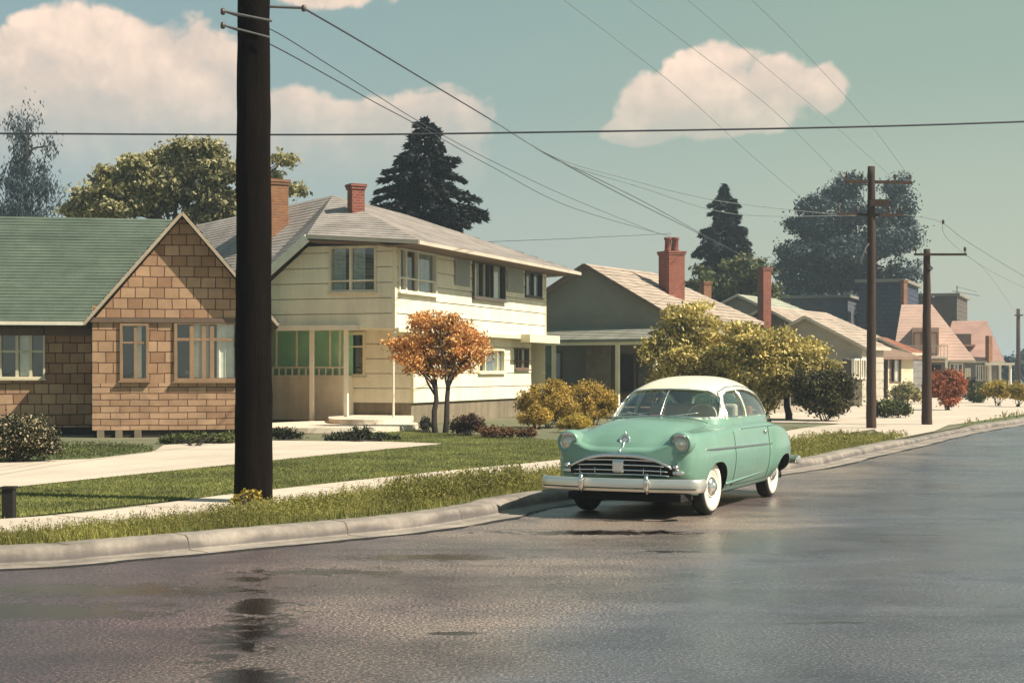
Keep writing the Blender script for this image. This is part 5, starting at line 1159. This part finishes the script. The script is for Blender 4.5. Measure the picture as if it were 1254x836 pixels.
def conifer(name, label, base, H, rad, lm, lev=26, tip=0, z0=.12, needle=.13, seed=1, dens=1.0, irregular=.25, droop=.25, bark=None, pw=.85):
    rg_ = np.random.default_rng(seed); t = thing(name, label, 'tree', base); mb = MB(); base = Vector(base)
    mb.tube([base + Vector((0, 0, z)) for z in np.linspace(-.1, H, 8)], [rad * .07 * (1 - .92 * i / 7) for i in range(8)], 8); C_, D_ = [], []
    for i in range(lev):
        f = i / (lev - 1); z = H * (z0 + (1 - z0) * f ** .9); L = rad * (1 - f) ** pw * (1 + rg_.uniform(-irregular, irregular)) + .12
        nb = max(5, int(9 * (1 - f) + 5))
        for k in range(nb):
            a = 2 * math.pi * (k + rg_.uniform(0, 1)) / nb; l = L * rg_.uniform(.7, 1.12); n_ = int(l / .042 * dens * 2.2) + 6
            s_ = np.sqrt(rg_.uniform(.02, 1, n_)) * l; lift = .25 * (f - .35)
            x = s_ * math.cos(a); y = s_ * math.sin(a); zz_ = z + s_ * lift - droop * (s_ / max(l, .1)) ** 2 * l * .5
            wdt = (.10 + .30 * (1 - s_ / l)) * min(l, 2.2) * .55; off = rg_.normal(size=n_) * wdt * .5
            x += -math.sin(a) * off; y += math.cos(a) * off; zz_ = zz_ - np.abs(off) * .35 + rg_.normal(size=n_) * .05
            C_.append(np.stack([x + base.x, y + base.y, zz_ + base.z], 1)); D_.append(np.tile([math.cos(a), math.sin(a), -.25], (n_, 1)))
            if l > .8: mb.tube([base + Vector((0, 0, z)), base + Vector((math.cos(a) * l * .5, math.sin(a) * l * .5, z + l * .5 * lift - droop * .12 * l)), base + Vector((math.cos(a) * l * .9, math.sin(a) * l * .9, z + l * .9 * lift - droop * .4 * l))], [.035, .02, .006], 5)
    mb.build('trunk', bark or m_barkd, t, smooth=True); c = np.concatenate(C_); d_ = np.concatenate(D_); n = len(c)
    a = d_ + rg_.normal(size=(n, 3)) * .45; a /= np.linalg.norm(a, axis=1, keepdims=True); nn = rg_.normal(size=(n, 3)) * .5 + [0, 0, 1]; b_ = np.cross(nn, a); b_ /= np.linalg.norm(b_, axis=1, keepdims=True); s = needle * rg_.uniform(.6, 1.4, (n, 1))
    mesh_np('crown', np.stack([c - a * s * .4, c + b_ * s * .34, c + a * s, c - b_ * s * .34], 1), 4, lm, t); return t

L_olive = leaf_mat('olive_leaves', [(.22, .20, .06), (.46, .38, .11), (.68, .57, .20), (.80, .68, .30), (.34, .30, .10)], .25)
L_pale = leaf_mat('pale_leaves', [(.14, .15, .06), (.28, .27, .12), (.48, .44, .23), (.60, .54, .32), (.20, .20, .08)], .25)
L_gold = leaf_mat('golden_leaves', [(.28, .20, .04), (.50, .35, .08), (.66, .47, .13), (.38, .27, .06)], .3)
L_yel = leaf_mat('yellow_leaves', [(.30, .24, .04), (.50, .38, .07), (.58, .45, .12)], .35)
L_orange = leaf_mat('orange_leaves', [(.55, .18, .05), (.84, .40, .11), (.92, .54, .19), (.95, .68, .35), (.48, .16, .05)], .22)
L_red = leaf_mat('red_leaves', [(.22, .06, .03), (.45, .15, .07), (.58, .22, .11)], .25)
L_spruce = leaf_mat('spruce_needles', [(.012, .018, .024), (.020, .030, .036), (.045, .058, .062), (.03, .038, .044)], .1)
L_hazy = leaf_mat('haze_blue_leaves', [(.018, .038, .055), (.032, .058, .078), (.055, .085, .10), (.085, .12, .125)], .2)  # blue of the distance haze painted into the far trees' leaf colour
L_dark = leaf_mat('dark_leaves', [(.015, .022, .010), (.035, .045, .018), (.06, .07, .028)], .2)
L_green = leaf_mat('shrub_leaves', [(.05, .075, .025), (.10, .13, .045), (.20, .20, .08), (.08, .10, .035)], .25)
L_blossom = leaf_mat('blossom_bush_leaves', [(.015, .020, .008), (.03, .038, .014), (.05, .055, .02), (.02, .025, .01), (.04, .045, .015), (.03, .03, .012), (.60, .50, .34), (.72, .60, .42)], .2)
L_rust = leaf_mat('rust_leaves', [(.13, .05, .03), (.26, .12, .05), (.20, .13, .06)], .2)

def gb(px, py): return G(px, py, GZ)
# far-left wispy conifer
b_ = gb(34, 486); Y = 104
bl = px_blobs([(14, 152, 8, 6), (40, 150, 9, 7), (28, 160, 9, 12), (26, 180, 8, 16), (60, 179, 8, 3), (24, 206, 17, 14), (44, 210, 12, 10), (28, 232, 24, 16), (52, 236, 20, 11), (8, 222, 12, 12), (30, 262, 36, 22), (66, 248, 10, 6), (20, 310, 42, 40), (-10, 262, 16, 22)], Y)
broad_tree('weeping_conifer', 'tall wispy weeping conifer, haze blue, rising at the left above the green roof', 'tree', (P(34, 0, Y).x, Y, GZ), P(34, 150, Y), bl, 9500, .17, L_hazy, .22, m_barkd, .62, 60, asp=.3, flat=1.7, droop=1.6, shell=.2)
# broad pale-leaved tree behind the cottage
Y = 62
bl = px_blobs([(112, 240, 20, 10), (100, 258, 20, 9), (135, 216, 20, 11), (150, 235, 26, 15), (172, 205, 24, 13), (195, 222, 30, 16), (215, 195, 26, 12), (240, 182, 26, 9), (255, 190, 20, 9), (240, 208, 30, 14), (215, 236, 30, 14), (180, 250, 34, 14), (140, 258, 30, 10), (275, 212, 22, 14), (262, 240, 22, 14), (300, 212, 18, 13), (252, 266, 20, 12), (310, 240, 20, 22), (290, 265, 26, 18), (348, 196, 13, 5), (354, 234, 17, 5), (330, 215, 10, 6)], Y)
broad_tree('broad_tree', 'broad spreading tree with pale olive leaves behind the green roofed cottage', 'tree', (P(222, 0, Y).x, Y, GZ), P(215, 262, Y), bl, 42000, .11, L_pale, .26, m_bark, .42, 70, shell=.35)
# spruces
conifer('spruce', 'dark broad spruce standing right behind the yellow house roof', (P(520, 0, 70).x, 70, GZ), 12.95, 4.2, L_spruce, 44, z0=.1, needle=.2, seed=4, droop=.5, dens=2.4, irregular=.28, pw=.66)
conifer('spruce', 'tall pointed spruce between the two chimneys of the middle bungalows', (P(888, 0, 106).x, 106, GZ), 14.3, 3.7, L_spruce, 46, z0=.08, needle=.24, seed=9, droop=.35, dens=2.0, irregular=.35, pw=.72)
bl = px_blobs([(905, 325, 22, 16), (925, 335, 22, 15), (900, 350, 30, 18), (935, 360, 18, 20), (862, 345, 18, 20)], 101)
broad_tree('leafy_tree', 'grey-green leafy tree leaning against the pointed spruce', 'tree', (P(912, 0, 101).x, 101, GZ), P(912, 350, 101), bl, 6500, .16, L_green, .2, m_bark, .5, 60)
Y = 128
bl = px_blobs([(1045, 222, 18, 8), (1030, 240, 24, 13), (1000, 252, 22, 12), (985, 275, 24, 14), (1010, 282, 32, 18), (1045, 262, 26, 16), (1098, 228, 13, 15), (1104, 255, 17, 18), (1112, 290, 15, 24), (1075, 268, 24, 12), (1078, 300, 34, 22), (1035, 312, 38, 22), (985, 312, 30, 22), (965, 335, 14, 18), (1000, 345, 36, 24), (1060, 345, 40, 26), (1105, 335, 18, 28), (1040, 385, 56, 26), (1108, 385, 20, 30), (975, 370, 24, 24)], Y, 1.0)
broad_tree('giant_tree', 'huge broad haze-blue tree towering over the far roofs behind the nearer tall pole', 'tree', (P(1050, 0, Y).x, Y, GZ), P(1045, 330, Y), bl, 70000, .15, L_hazy, .5, m_barkd, .75, 60, shell=.4)
# small orange tree before the yellow house
Y = 41.4; B1, B2 = gb(533, 530), gb(545, 530)
bl = px_blobs([(532, 391, 27, 8), (514, 398, 15, 9), (558, 400, 20, 12), (490, 417, 20, 6), (505, 426, 26, 10), (538, 412, 27, 13), (578, 416, 18, 13), (574, 436, 20, 10), (545, 434, 24, 12), (520, 442, 22, 8), (588, 430, 11, 9), (558, 450, 18, 8), (520, 452, 20, 7), (500, 440, 16, 7), (540, 456, 18, 6)], Y)
broad_tree('ornamental_tree', 'small orange leaved tree with twin dark trunks on the lawn by the yellow house', 'tree', B1, P(537, 440, Y), bl, 16500, .046, L_orange, .085, m_barkd, .23, 70, trunks=[(B1, P(532, 455, Y)), (B2, P(552, 450, Y))], shell=.45)
# olive trees in a row behind the car
Y = 53
bl = px_blobs([(845, 388, 34, 16), (820, 415, 28, 16), (868, 408, 34, 20), (805, 435, 18, 12), (845, 440, 38, 24), (885, 445, 34, 28), (830, 460, 30, 20), (820, 480, 26, 18), (860, 480, 36, 22), (895, 478, 26, 22), (905, 498, 24, 14), (870, 500, 30, 14), (830, 500, 22, 12)], Y)
broad_tree('olive_tree', 'olive gold bushy tree directly above the car roof, tallest of its row', 'tree', (P(855, 0, Y).x, Y, GZ), P(852, 450, Y), bl, 36000, .075, L_olive, .12, m_barkd, .30, 80, group='olive gold trees in a row behind the car', shell=.55)
Y = 51.5
bl = px_blobs([(920, 412, 28, 16), (945, 425, 32, 20), (905, 440, 30, 24), (935, 455, 38, 24), (972, 445, 24, 18), (985, 462, 20, 16), (915, 475, 30, 20), (945, 478, 22, 16), (1000, 452, 24, 16), (990, 430, 20, 14), (930, 496, 20, 12)], Y)
broad_tree('olive_tree', 'olive gold bushy tree whose bare trunk shows beside the dark round bush', 'tree', (P(966, 0, Y).x, Y, GZ), P(960, 462, Y), bl, 32000, .075, L_olive, .13, m_barkd, .30, 80, group='olive gold trees in a row behind the car', shell=.55)
bush('round_bush', 'big dark round bush at the right end of the olive tree row', 'bush', gb(1010, 516), px_blobs([(1010, 482, 34, 24), (1030, 470, 20, 14), (990, 470, 20, 16), (1015, 495, 26, 14)], 50), 15000, .055, leaf_mat('dusky_leaves', [(.03, .03, .012), (.07, .065, .025), (.13, .11, .04)], .2), .25, 70)
# hedges and bushes by the yellow house
bush('golden_bush', 'larger left round golden bush by the corner of the yellow house', 'bush', gb(672, 524), px_blobs([(675, 490, 34, 24), (655, 494, 22, 20), (680, 505, 32, 15)], 44.5), 15000, .034, L_gold, .14, 70, group='round golden bushes')
bush('golden_bush', 'right round golden bush, just above the left headlight of the car', 'bush', gb(726, 520), px_blobs([(722, 489, 28, 21), (740, 495, 16, 15), (720, 503, 28, 14)], 47), 12000, .036, L_gold, .14, 70, group='round golden bushes')
bush('golden_bush', 'smallest golden bush low in front of the two larger ones', 'bush', gb(658, 524), px_blobs([(660, 509, 13, 12), (646, 512, 9, 8)], 43.3), 4500, .032, L_gold, .12, 60, group='round golden bushes')
bush('broom_bush', 'feathery bright yellow bush low beside the car fender', 'bush', gb(706, 528), px_blobs([(706, 518, 18, 8), (694, 520, 10, 6)], 41), 5000, .035, L_yel, .10, 60, asp=.25)
bush('dusky_bush', 'small dusky maroon bush at the foot of the orange tree', 'bush', gb(575, 534), px_blobs([(576, 519, 15, 11), (562, 522, 9, 8)], 38.8), 4200, .032, leaf_mat('maroon_leaves', [(.035, .02, .014), (.08, .04, .025), (.12, .07, .04)], .2), .12, 50, stems=14)
bush('low_shrub', 'low rusty heather mound to the right of the orange tree', 'shrub', gb(612, 537), px_blobs([(612, 530, 22, 5), (600, 528, 12, 5)], 37.4), 3200, .028, L_rust, .09, 50, stems=4)
bush('low_shrub', 'small rusty mound nearest the grey stone slab', 'shrub', gb(645, 536), px_blobs([(644, 530, 11, 5)], 37.6), 1700, .028, L_rust, .08, 50, stems=3)
bush('low_shrub', 'dark low shrub in front of the stacked stone steps', 'shrub', gb(440, 541), px_blobs([(440, 535, 34, 4.5), (442, 529, 10, 5), (415, 536, 20, 4), (470, 536, 18, 3)], 36.0), 6000, .030, L_dark, .10, 50, stems=6)
bush('low_shrub', 'small dark shrub beside the main pole under the porch', 'shrub', gb(345, 538), px_blobs([(345, 531, 14, 5), (360, 533, 12, 4)], 36.6), 2200, .030, L_dark, .10, 50, stems=4)
bush('low_shrub', 'low green hedge along the foot of the brown cottage', 'shrub', gb(240, 546), px_blobs([(215, 539, 18, 5), (245, 538, 20, 6), (272, 538, 16, 6)], 34.6), 6500, .030, L_green, .10, 50, stems=6)
bush('low_shrub', 'thin twiggy shrub on the corner of the yellow house foundation', 'shrub', gb(523, 530), px_blobs([(522, 520, 6, 8)], 42.5), 900, .03, L_dark, .10, 40, stems=6)
bush('flowering_bush', 'dark round bush speckled with cream blossom at the left edge', 'bush', gb(24, 566), px_blobs([(22, 533, 44, 27), (50, 545, 24, 18), (-6, 545, 30, 20)], 27.4), 17000, .026, L_blossom, .12, 70, stems=12)
# right-hand gardens
bush('garden_shrub', 'soft green shrub at the foot of the nearer tall pole', 'shrub', gb(1085, 512), px_blobs([(1086, 500, 15, 8), (1100, 502, 14, 7), (1076, 503, 10, 6)], 53.5), 5200, .05, L_green, .16, 50)
bush('garden_shrub', 'pale yellow-green shrub beneath the hipped brown roof', 'shrub', gb(1106, 494), px_blobs([(1108, 478, 12, 8), (1120, 484, 12, 8), (1100, 486, 10, 6)], 77), 3000, .07, L_pale, .25, 50)
bush('garden_shrub', 'grey-green shrub between the red bush and the yellow bush', 'shrub', gb(1202, 493), px_blobs([(1202, 480, 10, 9), (1196, 486, 9, 6)], 79), 2400, .07, L_green, .25, 50)
bush('hedge', 'low dark clipped hedge in front of the grey walls of the pink house', 'hedge', gb(1186, 488), px_blobs([(1186, 474, 10, 8), (1178, 476, 8, 7)], 90), 2200, .08, L_dark, .25, 50)
bush('red_bush', 'dense red leaved bush beside the lower pole with one crossarm', 'bush', gb(1160, 502), px_blobs([(1160, 466, 20, 11), (1149, 474, 13, 12), (1172, 472, 11, 11), (1160, 488, 12, 10)], 64), 10000, .055, L_red, .22, 60, stems=14)
bush('yellow_bush', 'bright yellow bush at the right edge of the street, left of a pair', 'bush', gb(1222, 497), px_blobs([(1222, 476, 13, 8), (1212, 480, 8, 7), (1230, 481, 10, 6)], 72), 4000, .06, L_yel, .2, 60, group='bright yellow bushes')
bush('yellow_bush', 'bright yellow bush cut by the right edge, with a dark stem beneath', 'bush', gb(1246, 498), px_blobs([(1246, 480, 11, 9), (1256, 482, 12, 9)], 70), 3500, .06, L_yel, .2, 60, group='bright yellow bushes')
for i_, (px, py, Yd, r_, h_, lab) in enumerate([(1232, 452, 170, 14, 12, 'hazy low tree far down the street, left of the farthest pole'), (1262, 446, 190, 16, 16, 'hazy tree at the right edge behind the farthest pole'), (1196, 446, 175, 10, 10, 'hazy round tree behind the rose roofed house')]):
    bl = px_blobs([(px, py, r_, h_), (px - r_ * .6, py + 6, r_ * .6, h_ * .6), (px + r_ * .6, py + 5, r_ * .6, h_ * .6)], Yd)
    broad_tree('distant_tree', lab, 'tree', (P(px, 0, Yd).x, Yd, GZ), P(px, py + 4, Yd), bl, 3000, .30, L_hazy, .25, m_barkd, .9, 50)

# weedy verges
def weeds(name, poly, n, lo, hi, lm, ymax=60, leaves=9, ls=.016):
    X, Y = scatter(poly, n, ymax); n = len(X); h = verge_h(X, Y, lo, hi); h *= np.clip(np.minimum((Y / 18) ** .2, 1.1), .8, 1.2)
    t = nr.uniform(.15, 1, (n, leaves)); lean = nr.normal(size=(n, 2)) * .16
    c = np.stack([X[:, None] + lean[:, :1] * t * h[:, None] + nr.normal(size=t.shape) * .011, Y[:, None] + lean[:, 1:] * t * h[:, None] + nr.normal(size=t.shape) * .011, GZ + t * h[:, None]], 2).reshape(-1, 3)
    q = leaf_quads(c, ls, .38, .2, None, -.7); k = np.repeat(np.clip((Y / 20) ** .8, .8, 2.2), leaves)[:, None, None]; q = c[:, None, :] + (q - c[:, None, :]) * k
    o_ = mesh_np(name, q, 4, lm); o_['kind'] = 'stuff'; return o_
def band(poly, k=.0): return poly
weeds('verge_weeds', [p for p in verge], 24000, .09, .165, m_gr2, 40, 12, .0135)
X, Y = scatter(verge, 110000, 40); blades('verge_grass', X, Y, nr.uniform(.04, .12, len(X)), .006, m_gr2)
tall = [Vector((G(x, y, GZ).x, G(x, y, GZ).y)) for x, y in [(470, 612), (560, 600), (640, 590), (640, 600), (560, 614), (500, 624)]]
weeds('tall_verge_weeds', tall, 1100, .16, .34, m_gr2, 40, 14, .02)
t2 = [Vector((G(x, y, GZ).x, G(x, y, GZ).y)) for x, y in [(250, 634), (340, 624), (430, 612), (430, 622), (340, 636), (260, 646)]]
weeds('tall_verge_weeds', t2, 500, .12, .22, m_gr2, 40, 12, .018)
weeds('far_verge_weeds', verge2, 8000, .06, .2, m_gr2, 110, 8, .02)
weeds('bed_weeds', isl, 1800, .04, .12, L_green, 60, 7, .016)
bush('flower_tuft', 'yellow flower tuft at the foot of the big pole', 'plant', gb(303, 622), px_blobs([(304, 611, 12, 9), (309, 602, 4, 7), (294, 615, 8, 5), (316, 616, 7, 5)], 18.6), 1500, .028, L_yel, .05, 40, stems=6, shell=.3)
# ================================================================== utility poles and lines
m_pole = mat('creosoted_wood', (.011, .007, .005), .95, .6, 2.5, 22, 1.0, stretch=(5, 5, .35), col2=(.004, .003, .0025), spec=.08)
m_polef = mat('weathered_pole_wood', (.06, .035, .024), .9, .35, 2, 12, .7, stretch=(4, 4, .3))
m_ins = mat('insulator', (.10, .07, .055), .3, .2); m_wire = mat('wire', (.035, .04, .055), .6, .1); m_wire2 = mat('faint_wire', (.16, .19, .19), .6, .1)
m_steel = mat('galvanised_steel', (.20, .20, .19), .5, .2, metal=.6)
def pole(name, label, bx, by, ty, wb, wt, m_, seed=1, topz=None):
    b_ = gb(bx, by); Y = b_.y; s = Y / F; zt = topz or EYE + (HY - ty) * s; r = thing(name, label, 'utility pole', b_); rg_ = random.Random(seed); n = 30; pts, rad = [], []
    for i in range(n + 1):
        t = i / n; pts.append(b_ + Vector((rg_.uniform(-.006, .006), rg_.uniform(-.006, .006), -.15 + (zt - GZ + .15) * t))); rad.append((wb + (wt - wb) * t) / 2 * s * rg_.uniform(.985, 1.015))
    mb = MB(); mb.tube(pts, rad, 28); mb.build('shaft', m_, r, smooth=True); return r, b_, s, zt
def arm(r, b_, s, x0, x1, y, w_=.10, yo=-.16, ins=(), tilt=0, name='crossarm', m_=None):
    z = EYE + (HY - y) * s; p = Vector(((x0 - CX) * s, b_.y + yo, z)); q = Vector(((x1 - CX) * s, b_.y + yo + tilt, z)); mb = MB(); mb.beam(p, q, w_, w_ * 1.15); a = mb.build(name, m_ or m_polef, r)
    for k in ins:
        c = p.lerp(q, k); ib = MB(); ib.lathe((c.x, c.y, c.z + w_ * .5), (0, 0, 1), [(.018, 0), (.018, .07), (.045, .08), (.05, .11), (.03, .13), (.045, .15), (.035, .19), (0, .20)], 12); ib.build('insulator', m_ins, a, smooth=True)
    return a
r1, b1, s1, zt1 = pole('utility_pole', 'thick dark creosoted wooden pole in the left foreground, running out of the frame', 310.5, 614, 0, 47, 36, m_pole, 2, topz=8.6)
# shaft width in the frame: 47 px at the foot, about 37 at the top edge
for (x0, y0, x1, y1, w_) in ((273, 14, 333, 26, .028), (273, 31, 330, 46, .022), (322, 8, 372, 10, .03)):
    Yb = b1.y - .24 if x0 < 300 else b1.y; mb = MB(); mb.tube([P(x0, y0, Yb), P(x1, y1, Yb)], w_ * .6, 8); br = mb.build('bracket', m_steel, r1)
    c = P(x0, y0, Yb) if x0 < 300 else P(x1, y1, Yb); ib = MB(); ib.lathe(c, (0, .2, 1), [(.0, -.05), (.025, -.04), (.03, 0), (.025, .03), (0, .04)], 10); ib.build('insulator', m_ins, br, smooth=True)
mb = MB(); z = 8.2; mb.beam((b1.x - 1.1, b1.y - .24, z), (b1.x + 1.1, b1.y - .24, z), .10, .12); mb.build('crossarm', m_polef, r1)
r2, b2, s2, zt2 = pole('utility_pole', 'tall dark pole with two crossarms in the right middle of the street', 1067, 524, 204, 12.5, 9, m_polef, 3)
arm(r2, b2, s2, 1034, 1118, 223, .075, -.15, (.02, .25, .75, .98), tilt=.3); arm(r2, b2, s2, 1064, 1086, 249, .16, -.12); arm(r2, b2, s2, 1024, 1106, 263, .07, -.15, (.02, .3, .8, .98), tilt=.3)
mb = MB(); mb.tube([P(1053, 321, b2.y - .2), P(1059, 306, b2.y - .2), P(1064, 298, b2.y - .15)], .025, 6); mb.build('guy_bracket', m_steel, r2)
r3, b3, s3, zt3 = pole('utility_pole', 'lower dark pole with one crossarm reaching right over the red bush', 1135, 520, 305, 13, 8, m_polef, 5)
arm(r3, b3, s3, 1118, 1182, 312, .06, -.14, (.03, .97)); mb = MB(); mb.tube([P(1138, 330, b3.y - .12), P(1141, 327, b3.y - .12)], .06, 8); mb.build('clamp', m_steel, r3)
Y4 = 150; b4 = Vector(((1247 - CX) / F * Y4, Y4, GZ)); r4 = thing('utility_pole', 'farthest thin dark pole at the right edge of the street', 'utility pole', b4)
mb = MB(); mb.tube([b4, (b4.x, b4.y, EYE + (HY - 378) * Y4 / F)], [.22, .17], 12); mb.build('shaft', m_polef, r4, smooth=True)
mb = MB(); z = EYE + (HY - 386) * Y4 / F; mb.beam((b4.x - .4, b4.y - .2, z), (b4.x + .4, b4.y - .2, z), .12, .14); mb.build('crossarm', m_polef, r4)
def wire(label, pts, r=.012, m_=None, n=14):
    P_ = spline([P(*p) for p in pts], n); mb = MB(); mb.tube(P_, r, 5); o = mb.build('power_line', m_ or m_wire); return tag(o, label, 'cable')
wire('long level cable crossing the whole sky from edge to edge', [(-500, 160, 30), (0, 163.5, 30), (400, 165, 30), (700, 161.5, 30), (1000, 156.5, 30), (1254, 149, 30), (1800, 128, 30)], .019)
yb = b1.y
wire('thick cable sloping down from the right bracket of the big pole', [(371, 10, yb), (440, 50, yb + 3.5), (520, 98, yb + 8), (600, 146, yb + 13), (672, 190, yb + 19), (770, 243, yb + 32), (862, 289, yb + 48), (936, 328, 83.5)], .013)
wire('upper of the two cables hung from the left brackets of the big pole', [(273, 14, yb - .24), (335, 38, yb + 2.0), (400, 78, yb + 5), (460, 116, yb + 9), (515, 150, yb + 13), (600, 196, yb + 22), (700, 243, yb + 34), (806, 286, 66)], .008)
wire('lower of the two cables hung from the left brackets of the big pole', [(273, 31, yb - .24), (330, 54, yb + 1.4), (400, 92, yb + 4.5), (460, 126, yb + 8.5), (520, 158, yb + 13), (600, 203, yb + 23), (700, 254, yb + 35), (822, 290, 66)], .009)
wire('faint service line from the yellow house eaves to the bungalow chimney', [(598, 296, 50), (700, 292, 57), (822, 286, 66)], .009)
wire('upper thin line reaching the lower crossarm of the nearer tall pole', [(600, 146, yb + 13), (678, 192, 35.5), (760, 217, 36.5), (880, 246, 39.5), (1026, 263, b2.y - .15)], .008, m_wire2)
wire('second thin line running just below it to the same crossarm', [(640, 170.5, yb + 16.3), (690, 200, 36.5), (780, 228, 37), (900, 262, 40), (1048, 264, b2.y - .1)], .008, m_wire2)
wire('third thin line falling steeper to the far bungalow', [(672, 190, yb + 19), (700, 204, 41), (790, 248, 42), (868, 291, 60), (905, 310, 84)], .009)
wire('steepest overhead line at the left of the round cloud', [(560, -98, 21), (690, 0, 26), (760, 53, 30), (832, 110, 34), (920, 190, 40), (985, 246, 46), (1000, 262, 60)], .0055, m_wire2)
wire('overhead line crossing the round cloud to the top of the nearer tall pole', [(640, -98, 21), (770, 0, 26), (860, 68, 31), (950, 138, 37), (1034, 222, b2.y - .15)], .0055, m_wire2)
wire('overhead line at the right part of the round cloud, ending on the upper crossarm', [(720, -98, 21), (842, 0, 26), (930, 76, 32), (1020, 152, 39), (1097, 222, b2.y)], .0045, m_wire2)
wire('faintest overhead line right of the round cloud', [(800, -98, 21), (920, 0, 26), (1000, 80, 33), (1070, 158, 39), (1117, 222, b2.y)], .005, m_wire2)
wire('line from the lower crossarm out to the splice box and over the right edge', [(1106, 263, b2.y), (1150, 271, b2.y + 1), (1185, 296, b2.y + 3), (1254, 338, b2.y + 8), (1330, 380, b2.y + 16)], .008, m_wire2)
wire('slack line hanging below the splice box on the right', [(1154, 273, b2.y + 1), (1160, 292, b2.y + 2), (1200, 324, b2.y + 5), (1254, 352, b2.y + 10), (1330, 384, b2.y + 20)], .0055, m_wire2)
wire('line from the crossarm of the lower pole to the farthest pole', [(1181, 311, b3.y), (1210, 335, 75), (1235, 370, 125), (1246, 386, 150)], .009, m_wire2)
mb = MB(); c = P(1155, 272, b2.y + 1); mb.lathe((c.x, c.y, c.z - .06), (0, 0, 1), [(0, 0), (.035, .01), (.04, .10), (.02, .13), (0, .14)], 10); o = mb.build('splice_box', m_ins, smooth=True); tag(o, 'small dark splice box hanging where the lines meet right of the nearer tall pole', 'junction box')
# aerial on the dark block
an = thing('aerial', 'thin metal roof aerial above the dark brown flat roofed block', 'antenna', P(1172, 362, 137)); mb = MB()
mb.tube([P(1172, 364, 137), P(1172, 350, 137)], .05, 6); mb.tube([P(1166, 356, 137), P(1200, 362, 137)], .04, 6); mb.tube([P(1172, 351, 137), P(1196, 357, 137)], .03, 6); mb.build('rod', m_steel, an)
HAZE = 1
if HAZE:
    mb = MB(); mb.box(-2600, 2600, -450, 2700, -1.1, 24); hz, nt, b = node_mat('haze_air'); nt.nodes.remove(b); pv = nt.nodes.new('ShaderNodeVolumePrincipled')
    pv.inputs['Color'].default_value = (.74, .88, 1.0, 1); pv.inputs['Density'].default_value = .0009; pv.inputs['Anisotropy'].default_value = .3
    nt.links.new(pv.outputs[0], nt.nodes['Material Output'].inputs['Volume']); o = mb.build('haze', hz); o['kind'] = 'stuff'
